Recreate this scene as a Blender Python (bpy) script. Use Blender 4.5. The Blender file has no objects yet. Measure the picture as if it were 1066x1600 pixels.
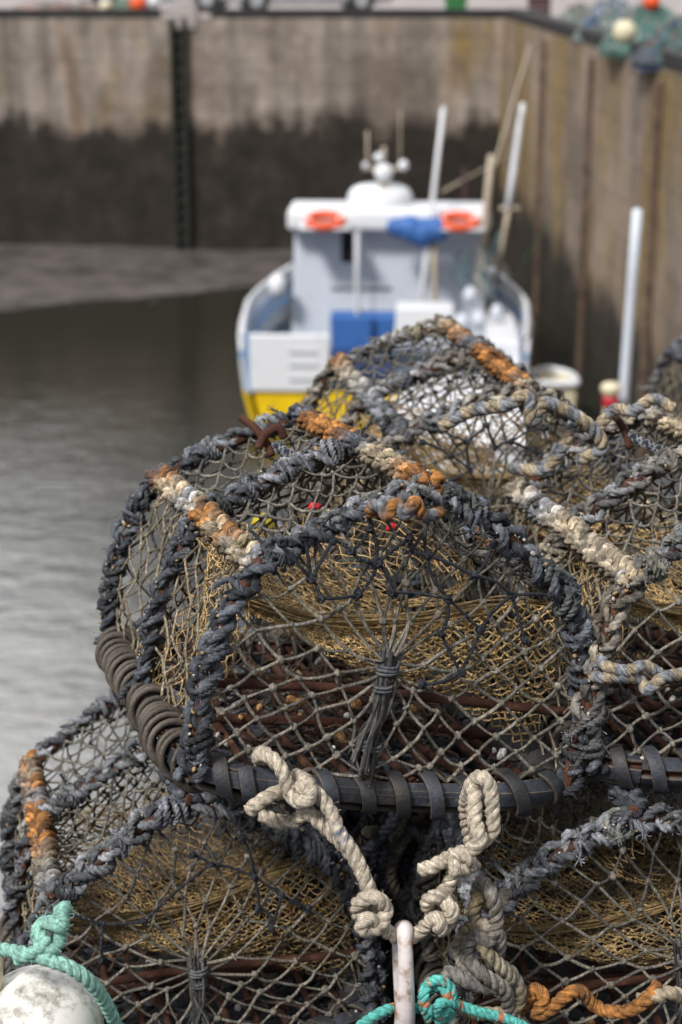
import bpy, math, random
import numpy as np
from mathutils import Matrix, Vector
R = math.radians
SC = bpy.context.scene
COL = SC.collection
# ------------------------------------------------------------------ camera
PITCH = R(17.5)
CAM = np.array([0.0, 0.0, 1.4])
cd = bpy.data.cameras.new('camera'); cam = bpy.data.objects.new('camera', cd); COL.objects.link(cam)
cam.location = CAM; cam.rotation_euler = (R(90) - PITCH, 0, 0)
cd.sensor_fit = 'VERTICAL'; cd.sensor_height = 36; cd.lens = 63.0
cd.clip_start = 0.05; cd.clip_end = 2000
cd.dof.use_dof = True; cd.dof.focus_distance = 2.22; cd.dof.aperture_fstop = 4.9
SC.camera = cam
# ------------------------------------------------------------------ world, sun, exposure
SUN_EL, SUN_AZ = R(47), R(218)        # azimuth of the sun, clockwise from +Y
w = bpy.data.worlds.new('World'); SC.world = w; w.use_nodes = True
nt = w.node_tree; bg = nt.nodes['Background']
sky = nt.nodes.new('ShaderNodeTexSky'); sky.sky_type = 'NISHITA'; sky.sun_disc = False
sky.sun_elevation = SUN_EL; sky.sun_rotation = SUN_AZ
tc = nt.nodes.new('ShaderNodeTexCoord'); mp = nt.nodes.new('ShaderNodeMapping'); mp.inputs['Scale'].default_value = (1, 1, 2.6)
nz = nt.nodes.new('ShaderNodeTexNoise'); nz.inputs['Scale'].default_value = 2.3; nz.inputs['Detail'].default_value = 5
cr = nt.nodes.new('ShaderNodeValToRGB')
# a bright break in the cloud low over the harbour, mirrored in the water
geo = nt.nodes.new('ShaderNodeVectorMath'); geo.operation = 'DOT_PRODUCT'; bd_ = Vector((-.27, .86, .45)).normalized(); geo.inputs[1].default_value = bd_
nt.links.new(tc.outputs['Generated'], geo.inputs[0])
br_ = nt.nodes.new('ShaderNodeMapRange'); br_.interpolation_type = 'SMOOTHSTEP'; br_.inputs['From Min'].default_value = .975; br_.inputs['From Max'].default_value = .998; br_.inputs['To Min'].default_value = 1.0; br_.inputs['To Max'].default_value = 12.0
nt.links.new(geo.outputs['Value'], br_.inputs['Value'])
cr.color_ramp.elements[0].position = .34; cr.color_ramp.elements[0].color = (3.4, 3.5, 3.6, 1)
cr.color_ramp.elements[1].position = .66; cr.color_ramp.elements[1].color = (9.6, 9.5, 9.3, 1)
mx = nt.nodes.new('ShaderNodeMix'); mx.data_type = 'RGBA'; mx.inputs[0].default_value = .82
nt.links.new(tc.outputs['Generated'], mp.inputs[0]); nt.links.new(mp.outputs[0], nz.inputs['Vector']); nt.links.new(nz.outputs['Fac'], cr.inputs[0])
nt.links.new(sky.outputs[0], mx.inputs[6]); mul = nt.nodes.new('ShaderNodeVectorMath'); mul.operation = 'SCALE'; nt.links.new(cr.outputs[0], mul.inputs[0]); nt.links.new(br_.outputs[0], mul.inputs['Scale'])
sx = nt.nodes.new('ShaderNodeSeparateXYZ'); nt.links.new(tc.outputs['Generated'], sx.inputs[0])
hz = nt.nodes.new('ShaderNodeMapRange'); hz.inputs['From Min'].default_value = .29; hz.inputs['From Max'].default_value = .56; hz.inputs['To Min'].default_value = .22; hz.inputs['To Max'].default_value = 1.0; nt.links.new(sx.outputs[2], hz.inputs['Value'])
mu2 = nt.nodes.new('ShaderNodeVectorMath'); mu2.operation = 'SCALE'; nt.links.new(mul.outputs[0], mu2.inputs[0]); nt.links.new(hz.outputs[0], mu2.inputs['Scale'])
nt.links.new(mu2.outputs[0], mx.inputs[7]); nt.links.new(mx.outputs[2], bg.inputs[0])
bg.inputs[1].default_value = .125
sd = bpy.data.lights.new('sun', 'SUN'); sd.energy = 3.0; sd.angle = R(10); sd.color = (1, .96, .9)
sun = bpy.data.objects.new('sun', sd); COL.objects.link(sun); sun.rotation_euler = (R(90) - SUN_EL, 0, R(180) - SUN_AZ)
SC.view_settings.view_transform = 'Standard'; SC.view_settings.look = 'None'; SC.view_settings.gamma = 1
SC.view_settings.exposure = 0.45

# ------------------------------------------------------------------ helpers
def tag(o, label=None, cat=None, group=None, kind=None):
    if label: o['label'] = label
    if cat: o['category'] = cat
    if group: o['group'] = group
    if kind: o['kind'] = kind
    return o
def empty(name, loc=(0, 0, 0), rz=0):
    o = bpy.data.objects.new(name, None); COL.objects.link(o); o.location = loc; o.rotation_euler = (0, 0, rz)
    o.empty_display_size = .1
    return o
FWD = np.array([0, math.cos(PITCH), -math.sin(PITCH)]); UP = np.array([0, math.sin(PITCH), math.cos(PITCH)]); FP = 2800.0
def ray(px, py): return FWD + np.array([1, 0, 0]) * (px - 533) / FP + UP * (800 - py) / FP
def at(px, py, Y):
    d = ray(px, py); return CAM + d * (Y / d[1])
def unit(v): return v / np.maximum(np.linalg.norm(v, axis=-1, keepdims=True), 1e-9)
def noise1(rng, k=5, f=(3, 30)):
    fr = rng.uniform(f[0], f[1], k); ph = rng.uniform(0, 6.28, k); am = rng.uniform(.4, 1, k) / k
    return lambda s: (np.sin(np.outer(np.atleast_1d(s), fr) + ph) * am).sum(1) * 1.6
def catmull(pts, step=.004, closed=False):
    pts = np.asarray(pts, float); n = len(pts)
    if closed: P = np.vstack([pts[-1], pts, pts[:2]]); segs = n
    else: P = np.vstack([2 * pts[0] - pts[1], pts, 2 * pts[-1] - pts[-2]]); segs = n - 1
    out = []
    for i in range(segs):
        p0, p1, p2, p3 = P[i:i + 4]; t = np.linspace(0, 1, 13)[:-1, None]
        out.append(.5 * ((2 * p1) + (-p0 + p2) * t + (2 * p0 - 5 * p1 + 4 * p2 - p3) * t * t + (-p0 + 3 * p1 - 3 * p2 + p3) * t ** 3))
    out = np.vstack(out + [pts[:1] if closed else pts[-1:]])
    return resample(out, step)
def resample(P, step):
    s = np.concatenate([[0], np.cumsum(np.linalg.norm(np.diff(P, axis=0), axis=1))])
    n = max(3, int(s[-1] / step) + 1); t = np.linspace(0, s[-1], n)
    return np.stack([np.interp(t, s, P[:, i]) for i in range(3)], 1)
def arclen(P): return np.concatenate([[0], np.cumsum(np.linalg.norm(np.diff(P, axis=0), axis=1))])
def frames(P):
    T = unit(np.gradient(P, axis=0)); N = np.zeros_like(P)
    a = np.array([0, 0, 1.]) if abs(T[0, 2]) < .8 else np.array([1., 0, 0])
    v = a - T[0] * a.dot(T[0]); v /= np.linalg.norm(v); N[0] = v
    for i in range(1, len(P)):
        t = T[i]; v = v - t * (v[0] * t[0] + v[1] * t[1] + v[2] * t[2])
        v = v / math.sqrt(v[0] * v[0] + v[1] * v[1] + v[2] * v[2] + 1e-12); N[i] = v
    return T, N, np.cross(T, N)
class MB:
    def __init__(s): s.S = []; s.V = []; s.F4 = []; s.F3 = []; s.C = []; s.n = 0
    def add(s, V, F4=None, F3=None, C=(.5, .5, .5), S=None):
        V = np.asarray(V, float).reshape(-1, 3); C = np.asarray(C, float); s.S.append(V * 60 if S is None else S)
        if C.ndim == 1: C = np.tile(C, (len(V), 1))
        s.V.append(V); s.C.append(C)
        if F4 is not None and len(F4): s.F4.append(np.asarray(F4).reshape(-1, 4) + s.n)
        if F3 is not None and len(F3): s.F3.append(np.asarray(F3).reshape(-1, 3) + s.n)
        s.n += len(V); return s
    def sweep(s, P, r, n=8, rope=False, pitch=.03, C=(.5, .5, .5), cap=True, closed=False):
        P = np.asarray(P, float); m = len(P); T, N, B = frames(P); L = arclen(P)
        r = np.broadcast_to(np.asarray(r, float), (m,))
        th = np.arange(n) * 2 * np.pi / n
        prof = (.62 + .44 * np.abs(np.cos(1.5 * th)) ** .45 + (.025 * np.cos(12 * th) if n >= 24 else 0)) if rope else np.ones(n)
        a = th[None, :] + (L[:, None] * 2 * np.pi / pitch if rope else 0)
        V = P[:, None] + (r[:, None] * prof)[..., None] * (np.cos(a)[..., None] * N[:, None] + np.sin(a)[..., None] * B[:, None])
        i = np.arange(m - 1)[:, None] * n; j = np.arange(n)[None]; k = (j + 1) % n
        F = np.stack([i + j, i + k, i + n + k, i + n + j], -1).reshape(-1, 4)
        C = np.asarray(C, float)
        if C.ndim == 1: C = np.tile(C, (m, 1))
        Cv = np.repeat(C, n, 0)
        V = V.reshape(-1, 3); F3 = None; o_ = P[0].sum() * 37
        St = np.stack([np.tile(np.cos(th), (m, 1)), np.tile(np.sin(th), (m, 1)), np.repeat(L[:, None] * 12 + o_, n, 1)], -1).reshape(-1, 3)
        if cap:
            V = np.vstack([V, P[0] - T[0] * r[0] * .4, P[-1] + T[-1] * r[-1] * .4]); Cv = np.vstack([Cv, C[0], C[-1]]); St = np.vstack([St, [0, 0, o_], [0, 0, o_]])
            q = m * n; jj = np.arange(n); kk = (jj + 1) % n
            F3 = np.vstack([np.stack([kk, jj, np.full(n, q)], 1), np.stack([(m - 1) * n + jj, (m - 1) * n + kk, np.full(n, q + 1)], 1)])
        return s.add(V, F, F3, Cv, St)
    def strap(s, P, Nrm, wd, th, C=(.013, .016, .024)):
        """flat band: P centre line, Nrm surface normal at each point, wd width, th thickness"""
        T = unit(np.gradient(P, axis=0)); Nn = unit(Nrm - T * (Nrm * T).sum(1, keepdims=True)); B = np.cross(T, Nn)
        prof = [(-.5, 0), (-.5, .92), (-.44, 1), (.44, 1), (.5, .92), (.5, 0)]
        V = np.stack([P + B * (u * wd) + Nn * (v * th) for u, v in prof], 1); m = len(P); n = 6
        i = np.arange(m - 1)[:, None] * n; j = np.arange(n)[None]; k = (j + 1) % n
        F = np.stack([i + j, i + k, i + n + k, i + n + j], -1).reshape(-1, 4)
        br = np.array([.052, .038, .03]); bk = np.array([.030, .026, .026]); Cc = np.tile(np.array([bk, br, C, C, br, bk]), (m, 1)) * (1 + .5 * np.sin(np.arange(m * 6) * .013 + 2 * np.sin(np.arange(m * 6) * .0041)))[:, None]
        return s.add(V.reshape(-1, 3), F, None, Cc)
    def twines(s, A, B, r, rng, sag=0, C=(.5, .5, .5), n=5, m=4, wob=0):
        A = np.asarray(A, float); B = np.asarray(B, float); E = len(A)
        if not E: return s
        t = np.linspace(0, 1, m); bow = (4 * t * (1 - t))[None, :, None]
        off = rng.normal(0, 1, (E, 1, 3)) * wob; off[..., 2] -= sag
        P = A[:, None] * (1 - t)[None, :, None] + B[:, None] * t[None, :, None] + bow * off
        T = unit(B - A); ref = np.where(np.abs(T[:, 2:3]) < .8, np.array([[0, 0, 1.]]), np.array([[1., 0, 0]]))
        N = unit(np.cross(T, ref)); Bn = np.cross(T, N); th = np.arange(n) * 2 * np.pi / n
        rr = (r * rng.uniform(.8, 1.2, (E, 1, 1, 1))) if np.isscalar(r) else np.asarray(r)[:, None, None, None]
        V = P[:, :, None] + rr * (np.cos(th)[None, None, :, None] * N[:, None, None] + np.sin(th)[None, None, :, None] * Bn[:, None, None])
        e = np.arange(E)[:, None, None] * (m * n); i = np.arange(m - 1)[None, :, None] * n; j = np.arange(n)[None, None]; k = (j + 1) % n
        F = np.stack([e + i + j, e + i + k, e + i + n + k, e + i + n + j], -1).reshape(-1, 4)
        C = np.asarray(C, float); C = np.tile(C, (E, 1)) if C.ndim == 1 else C
        C = C * rng.uniform(.55, 1.4, (E, 1)) * rng.uniform(.96, 1.04, (E, 3))
        return s.add(V.reshape(-1, 3), F, None, np.repeat(C, m * n, 0))
    def balls(s, P, r, rng, C=(.5, .5, .5), squash=.3, nu=7, nv=5):
        P = np.asarray(P, float); K = len(P)
        if not K: return s
        ph = np.linspace(0, np.pi, nv + 2)[1:-1]; th = np.arange(nu) * 2 * np.pi / nu
        S = np.stack([np.sin(ph)[:, None] * np.cos(th), np.sin(ph)[:, None] * np.sin(th), np.repeat(np.cos(ph)[:, None], nu, 1)], -1).reshape(-1, 3)
        S = np.vstack([S, [0, 0, 1], [0, 0, -1]]); M = len(S)
        Q, _ = np.linalg.qr(rng.normal(size=(K, 3, 3))); sc = 1 + rng.uniform(-squash, squash, (K, 1, 3))
        rr = np.broadcast_to(np.asarray(r, float), (K,))[:, None, None]
        V = P[:, None] + np.einsum('kmi,kij->kmj', S[None] * sc * rr, Q) + rng.normal(0, 1, (K, M, 3)) * rr * .09
        i = np.arange(nv - 1)[:, None] * nu; j = np.arange(nu)[None]; k = (j + 1) % nu
        F = np.stack([i + j, i + nu + j, i + nu + k, i + k], -1).reshape(-1, 4)
        jj = np.arange(nu); kk = (jj + 1) % nu; b = (nv - 1) * nu
        F3 = np.vstack([np.stack([jj, kk, np.full(nu, M - 2)], 1), np.stack([b + kk, b + jj, np.full(nu, M - 1)], 1)])
        o = (np.arange(K) * M)[:, None, None]
        C = np.asarray(C, float); C = np.tile(C, (K, 1)) if C.ndim == 1 else C
        return s.add(V.reshape(-1, 3), (F[None] + o).reshape(-1, 4), (F3[None] + o).reshape(-1, 3), np.repeat(C * rng.uniform(.8, 1.25, (K, 1)), M, 0))
    def box(s, c, d, C=(.5, .5, .5), rz=0, taper=1.0):
        x, y, z = np.array(d) / 2
        V = np.array([(-x, -y, -z), (x, -y, -z), (x, y, -z), (-x, y, -z), (-x * taper, -y * taper, z), (x * taper, -y * taper, z), (x * taper, y * taper, z), (-x * taper, y * taper, z)])
        if rz: cz, sz = math.cos(rz), math.sin(rz); V = V @ np.array([[cz, sz, 0], [-sz, cz, 0], [0, 0, 1]])
        return s.add(V + np.array(c), [(0, 3, 2, 1), (4, 5, 6, 7), (0, 1, 5, 4), (1, 2, 6, 5), (2, 3, 7, 6), (3, 0, 4, 7)], None, C)
    def tube(s, a, b, r, n=10, C=(.5, .5, .5), r2=None):
        a = np.array(a, float); b = np.array(b, float); t = np.linspace(0, 1, 4)[:, None]
        return s.sweep(a + (b - a) * t, np.linspace(r, r if r2 is None else r2, 4), n, C=C)
    def lathe(s, prof, c=(0, 0, 0), n=28, C=(.5, .5, .5)):
        th = np.arange(n) * 2 * np.pi / n; prof = np.array(prof, float); m = len(prof)
        V = np.stack([prof[:, 0:1] * np.cos(th), prof[:, 0:1] * np.sin(th), np.repeat(prof[:, 1:2], n, 1)], -1) + np.array(c)
        i = np.arange(m - 1)[:, None] * n; j = np.arange(n)[None]; k = (j + 1) % n
        return s.add(V.reshape(-1, 3), np.stack([i + j, i + k, i + n + k, i + n + j], -1).reshape(-1, 4), None, C)
    def build(s, name, mat, parent=None, smooth=True, bevel=0):
        V = np.vstack(s.V); C = np.vstack(s.C); me = bpy.data.meshes.new(name)
        F4 = np.vstack(s.F4) if s.F4 else np.zeros((0, 4), int); F3 = np.vstack(s.F3) if s.F3 else np.zeros((0, 3), int)
        me.vertices.add(len(V)); me.vertices.foreach_set('co', V.ravel().astype('f4'))
        me.loops.add(F4.size + F3.size); me.polygons.add(len(F4) + len(F3))
        me.loops.foreach_set('vertex_index', np.concatenate([F4.ravel(), F3.ravel()]).astype('i4'))
        st = np.concatenate([np.arange(len(F4)) * 4, len(F4) * 4 + np.arange(len(F3)) * 3]).astype('i4')
        me.polygons.foreach_set('loop_start', st)
        me.polygons.foreach_set('use_smooth', np.full(len(st), bool(smooth)))
        ca = me.color_attributes.new('Col', 'FLOAT_COLOR', 'POINT')
        ca.data.foreach_set('color', np.hstack([np.clip(C, 0, 1), np.ones((len(C), 1))]).ravel().astype('f4'))
        sa = me.attributes.new('ST', 'FLOAT_VECTOR', 'POINT'); sa.data.foreach_set('vector', np.vstack(s.S).ravel().astype('f4'))
        me.update(calc_edges=True); me.validate()
        if mat: me.materials.append(mat)
        o = bpy.data.objects.new(name, me); COL.objects.link(o)
        if parent: o.parent = parent
        if bevel:
            b = o.modifiers.new('bevel', 'BEVEL'); b.width = bevel; b.segments = 3; b.limit_method = 'ANGLE'
        return o
def plane(name, poly, z, mat):
    me = bpy.data.meshes.new(name); me.from_pydata([(x, y, z) for x, y in poly], [], [tuple(range(len(poly)))]); me.materials.append(mat)
    o = bpy.data.objects.new(name, me); COL.objects.link(o); return o

# ------------------------------------------------------------------ materials
def mat(name, rough=.7, metal=0, spec=.4):
    m = bpy.data.materials.new(name); m.use_nodes = True; b = m.node_tree.nodes['Principled BSDF']
    b.inputs['Roughness'].default_value = rough; b.inputs['Metallic'].default_value = metal; b.inputs['Specular IOR Level'].default_value = spec
    return m, m.node_tree, b
def N(nt, t, **k):
    n = nt.nodes.new(t)
    for a, v in k.items():
        if a in n.inputs.keys(): n.inputs[a].default_value = v
        else: setattr(n, a, v)
    return n
def noise(nt, scale, detail=4, vec=None, rough=.55, dist=0):
    n = N(nt, 'ShaderNodeTexNoise', Scale=scale, Detail=detail, Roughness=rough, Distortion=dist)
    if vec is None:
        t = N(nt, 'ShaderNodeTexCoord'); vec = t.outputs['Object']
    nt.links.new(vec, n.inputs['Vector']); return n.outputs['Fac']
def stretched(nt, sc, rot=(0, 0, 0)):
    t = N(nt, 'ShaderNodeTexCoord'); m = N(nt, 'ShaderNodeMapping'); m.inputs['Scale'].default_value = sc; m.inputs['Rotation'].default_value = rot
    nt.links.new(t.outputs['Object'], m.inputs[0]); return m.outputs[0]
def ramp(nt, fac, *stops):
    r = N(nt, 'ShaderNodeValToRGB'); e = r.color_ramp.elements
    while len(e) < len(stops): e.new(.5)
    for i, (p, c) in enumerate(stops):
        e[i].position = p; e[i].color = (*((c, c, c) if np.isscalar(c) else c), 1)
    nt.links.new(fac, r.inputs[0]); return r.outputs[0]
def mix(nt, fac, a, b, mode='MIX'):
    m = N(nt, 'ShaderNodeMix', data_type='RGBA', blend_type=mode)
    for sock, v in ((m.inputs[0], fac), (m.inputs[6], a), (m.inputs[7], b)):
        if isinstance(v, bpy.types.NodeSocket): nt.links.new(v, sock)
        elif isinstance(v, (int, float)): sock.default_value = v if sock == m.inputs[0] else (v, v, v, 1)
        else: sock.default_value = (*v, 1)
    return m.outputs[2]
def bump(nt, b, h, strength=.3, dist=.01):
    n = N(nt, 'ShaderNodeBump', Strength=strength, Distance=dist); nt.links.new(h, n.inputs['Height']); nt.links.new(n.outputs[0], b.inputs['Normal'])
def math_(nt, op, a, b=None):
    m = N(nt, 'ShaderNodeMath', operation=op)
    for i, v in enumerate((a, b)):
        if v is None: continue
        if isinstance(v, bpy.types.NodeSocket): nt.links.new(v, m.inputs[i])
        else: m.inputs[i].default_value = v
    return m.outputs[0]
def simple(name, c, rough=.6, metal=0, var=.25, sc=8, spec=.4, bmp=0):
    m, nt, b = mat(name, rough, metal, spec)
    c = np.array(c); f = noise(nt, sc, 6)
    nt.links.new(ramp(nt, f, (.3, tuple(c * (1 - var))), (.7, tuple(np.minimum(c * (1 + var), 1)))), b.inputs['Base Color'])
    if bmp: bump(nt, b, f, bmp, .02)
    return m
def fibre(name, speck=.5, dirt=.6, rough=.85, fine=420, bmp=.9, speck_c=(.5, .49, .46)):
    """weathered rope or twine: the strand's own colour comes from the mesh attribute"""
    m, nt, b = mat(name, rough, 0, .25)
    at_ = N(nt, 'ShaderNodeAttribute', attribute_name='Col'); c = at_.outputs['Color']
    f1 = noise(nt, 55, 5); c = mix(nt, ramp(nt, f1, (.38, 0), (.66, dirt)), c, (.022, .024, .03), 'MIX') if dirt else c
    f2 = noise(nt, 170, 3); c = mix(nt, 1.0, c, ramp(nt, f2, (.3, .55), (.7, 1.45)), 'MULTIPLY')
    sa = N(nt, 'ShaderNodeAttribute', attribute_name='ST'); sm = N(nt, 'ShaderNodeMapping'); sm.inputs['Scale'].default_value = (7, 7, 1.6); nt.links.new(sa.outputs['Vector'], sm.inputs[0])
    f5 = noise(nt, 1.0, 4, vec=sm.outputs[0], rough=.6); c = mix(nt, 1.0, c, ramp(nt, f5, (.32, .42), (.5, 1.0), (.68, 1.7)), 'MULTIPLY')
    if speck:
        f3 = noise(nt, 210, 2); f4 = noise(nt, 14, 3)
        k = math_(nt, 'MULTIPLY', ramp(nt, f3, (.64, 0), (.68, 1)), ramp(nt, f4, (.5, 0), (.62, speck)))
        c = mix(nt, k, c, speck_c)
    nt.links.new(c, b.inputs['Base Color'])
    bump(nt, b, math_(nt, 'ADD', noise(nt, fine, 3), math_(nt, 'MULTIPLY', f5, 1.6)), bmp, .0018)
    return m
M = {}
M['rope'] = fibre('weathered_rope')
M['clean_rope'] = fibre('pale_rope', speck=.1, dirt=.16)
M['twine'] = fibre('net_twine', speck=.3, dirt=.25, fine=900)
M['fine_twine'] = fibre('tan_twine', speck=0, dirt=.3, fine=900)
def rubber():
    m, nt, b = mat('black_rubber', .5, 0, .45)
    f = noise(nt, 45, 8, rough=.75); a_ = N(nt, 'ShaderNodeAttribute', attribute_name='Col'); c = mix(nt, 1, a_.outputs['Color'], ramp(nt, f, (.3, .55), (.5, 1.1), (.6, 1.9)), 'MULTIPLY'); c = mix(nt, ramp(nt, f, (.62, 0), (.72, .55)), c, (.20, .21, .23))
    f2 = noise(nt, 12, 4); c = mix(nt, ramp(nt, f2, (.58, 0), (.7, .4)), c, (.06, .042, .028))
    g = N(nt, 'ShaderNodeNewGeometry'); c = mix(nt, ramp(nt, g.outputs['Pointiness'], (.53, 0), (.62, .3)), c, (.13, .11, .08))
    nt.links.new(c, b.inputs['Base Color']); nt.links.new(ramp(nt, f, (.3, .38), (.7, .8)), b.inputs['Roughness'])
    bump(nt, b, noise(nt, 260, 4), .5, .002); return m
M['rubber'] = rubber()
def rust():
    m, nt, b = mat('rust', .85, .1, .3)
    f = noise(nt, 26, 7, rough=.65)
    nt.links.new(ramp(nt, f, (.3, (.02, .011, .009)), (.5, (.06, .022, .014)), (.62, (.09, .042, .026)), (.76, (.28, .13, .05))), b.inputs['Base Color'])
    bump(nt, b, noise(nt, 180, 6), .8, .003); return m
M['rust'] = rust()
def stone_wall(name, upper, lower, seed, tide, ochre=.8, blocks=(1.3, .55), vertical=.0):
    m, nt, b = mat(name, .85, 0, .3)
    t = N(nt, 'ShaderNodeTexCoord'); O = t.outputs['Object']; sep = N(nt, 'ShaderNodeSeparateXYZ'); nt.links.new(O, sep.inputs[0])
    big = noise(nt, .35, 6, rough=.6); streak = noise(nt, 1.0, 5, vec=stretched(nt, (1.5, 1.5, .16)), rough=.6)
    fine = noise(nt, 3, 8, rough=.7)
    u = np.array(upper)
    c = ramp(nt, streak, (.34, tuple(u * .5)), (.46, tuple(u * .95)), (.56, tuple(u * np.array([1.35, 1.3, 1.28]))), (.68, tuple(u * np.array([.75, .6, .45]))))
    c = mix(nt, ramp(nt, big, (.45, 0), (.62, .75)), c, tuple(u * np.array([.5, .45, .42])))
    c = mix(nt, ramp(nt, noise(nt, .55, 4, vec=stretched(nt, (1, 1, .35), (0, 0, seed))), (.52 - .08 * (seed > 1), 0), (.66 - .06 * (seed > 1), .9)), c, (.22, .15, .055))
    c = mix(nt, 1.0, c, ramp(nt, fine, (.3, .72), (.7, 1.25)), 'MULTIPLY')
    br = N(nt, 'ShaderNodeTexBrick'); br.inputs['Scale'].default_value = 1; br.inputs['Mortar Size'].default_value = .012
    br.inputs['Brick Width'].default_value = blocks[0]; br.inputs['Row Height'].default_value = blocks[1]
    br.inputs['Color1'].default_value = (1, 1, 1, 1); br.inputs['Color2'].default_value = (.82, .82, .82, 1); br.inputs['Mortar'].default_value = (.5, .5, .5, 1)
    cmb = N(nt, 'ShaderNodeCombineXYZ'); nt.links.new(math_(nt, 'ADD', sep.outputs[0], sep.outputs[1]), cmb.inputs[0]); nt.links.new(sep.outputs[2], cmb.inputs[1])
    nt.links.new(cmb.outputs[0], br.inputs['Vector']); c = mix(nt, .8, c, br.outputs['Color'], 'MULTIPLY')
    # weed and slime below the tide mark
    h = math_(nt, 'ADD', sep.outputs[2], math_(nt, 'MULTIPLY', math_(nt, 'SUBTRACT', noise(nt, .7, 7, rough=.7), .5), 2.2))
    h = math_(nt, 'ADD', h, math_(nt, 'MULTIPLY', math_(nt, 'SUBTRACT', streak, .5), 1.5))
    k = ramp(nt, math_(nt, 'ADD', math_(nt, 'MULTIPLY', math_(nt, 'SUBTRACT', h, tide), .8), .5), (.30, 1), (.70, 0))
    lo = np.array(lower); weed = ramp(nt, noise(nt, 1.6, 8, rough=.7), (.35, tuple(lo * .5)), (.55, tuple(lo)), (.72, tuple(lo * 2.0)))
    c = mix(nt, k, c, weed)
    nt.links.new(c, b.inputs['Base Color']); bump(nt, b, fine, .6, .05); return m
M['back_wall'] = stone_wall('harbour_stone', (.285, .245, .215), (.028, .0225, .018), 0, -2.55)
M['side_wall'] = stone_wall('timbered_stone', (.25, .20, .165), (.030, .024, .018), 1.2, -3.9)
def concrete(name, c, sc=1.5):
    m, nt, b = mat(name, .85, 0, .3); c = np.array(c); f = noise(nt, sc, 8, rough=.65)
    k = ramp(nt, f, (.3, tuple(c * .65)), (.5, tuple(c)), (.7, tuple(c * 1.25)))
    nt.links.new(k, b.inputs['Base Color']); bump(nt, b, noise(nt, sc * 20, 5), .3, .01); return m
M['quay'] = concrete('quay_concrete', (.30, .27, .265))
M['asphalt'] = concrete('wet_asphalt', (.05, .05, .055), 6)
M['pale'] = concrete('pale_concrete', (.46, .43, .39), 4)
M['mud'] = simple('wet_mud', (.085, .075, .072), .38, 0, .55, 1.1, .5, .6)
M['tar'] = simple('tarred_timber', (.016, .015, .016), .7, 0, .5, 3)
M['brown_wood'] = simple('brown_timber', (.10, .065, .045), .8, 0, .6, 5)
M['dark_wood'] = simple('weedy_timber', (.018, .02, .014), .8, 0, .6, 5)
def water():
    m, nt, b = mat('harbour_water', .05, 0, .5); b.inputs['IOR'].default_value = 1.33
    b.inputs['Base Color'].default_value = (.018, .018, .013, 1)
    v = stretched(nt, (1, 1.6, 1)); n1 = noise(nt, 2.6, 4, vec=v, rough=.6); n2 = noise(nt, 11, 3, vec=v); n3 = noise(nt, .35, 2, vec=v)
    h = math_(nt, 'ADD', math_(nt, 'MULTIPLY', n1, .9), math_(nt, 'MULTIPLY', n2, .2)); h = math_(nt, 'ADD', h, n3)
    bump(nt, b, h, .16, .10); return m
M['water'] = water()
for k, c, r_ in [('white', (.62, .63, .66), .35), ('cabin', (.62, .64, .70), .4), ('blue', (.035, .12, .36), .6), ('pale_blue', (.16, .30, .52), .5), ('orange', (.66, .085, .02), .5), ('yellow', (.75, .50, .01), .35),
                 ('bright_red', (.65, .03, .04), .5), ('dull_yellow', (.42, .34, .02), .6), ('steel', (.35, .35, .36), .4), ('beige', (.42, .36, .28), .6), ('glass', (.02, .025, .03), .1), ('deck', (.06, .09, .13), .6), ('tyre', (.02, .02, .022), .8), ('green', (.035, .16, .055), .5),
                 ('silver', (.42, .44, .47), .3), ('red', (.4, .02, .03), .5), ('maroon', (.07, .03, .035), .6), ('cream', (.62, .56, .40), .5), ('slate', (.07, .075, .085), .7), ('render', (.30, .28, .26), .85), ('navy', (.015, .03, .10), .6)]:
    M[k] = simple(k + '_paint', c, r_, var=.12, sc=4)
def stained(name, c, rough):
    m, nt, b = mat(name, rough, 0, .4); st_ = noise(nt, 1.4, 6, vec=stretched(nt, (4, 4, .5)), rough=.65); f = noise(nt, 7, 6, rough=.7)
    k = mix(nt, ramp(nt, st_, (.6, 0), (.76, .4)), c, (.34, .27, .19)); k = mix(nt, ramp(nt, f, (.60, 0), (.68, .5)), k, (.20, .20, .20))
    nt.links.new(k, b.inputs['Base Color']); return m
M['white'] = stained('worn_white_paint', (.68, .70, .74), .38); M['cabin'] = stained('worn_cabin_paint', (.56, .60, .68), .42)
def attr_mat(name, rough=.6, bmp=.2, var=True):
    m, nt, b = mat(name, rough, 0, .4); a = N(nt, 'ShaderNodeAttribute', attribute_name='Col')
    nt.links.new(mix(nt, 1.0, a.outputs['Color'], ramp(nt, noise(nt, 9, 6), (.3, .7), (.7, 1.25)), 'MULTIPLY'), b.inputs['Base Color']); return m
M['attr'] = attr_mat('coloured_gear')

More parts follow.
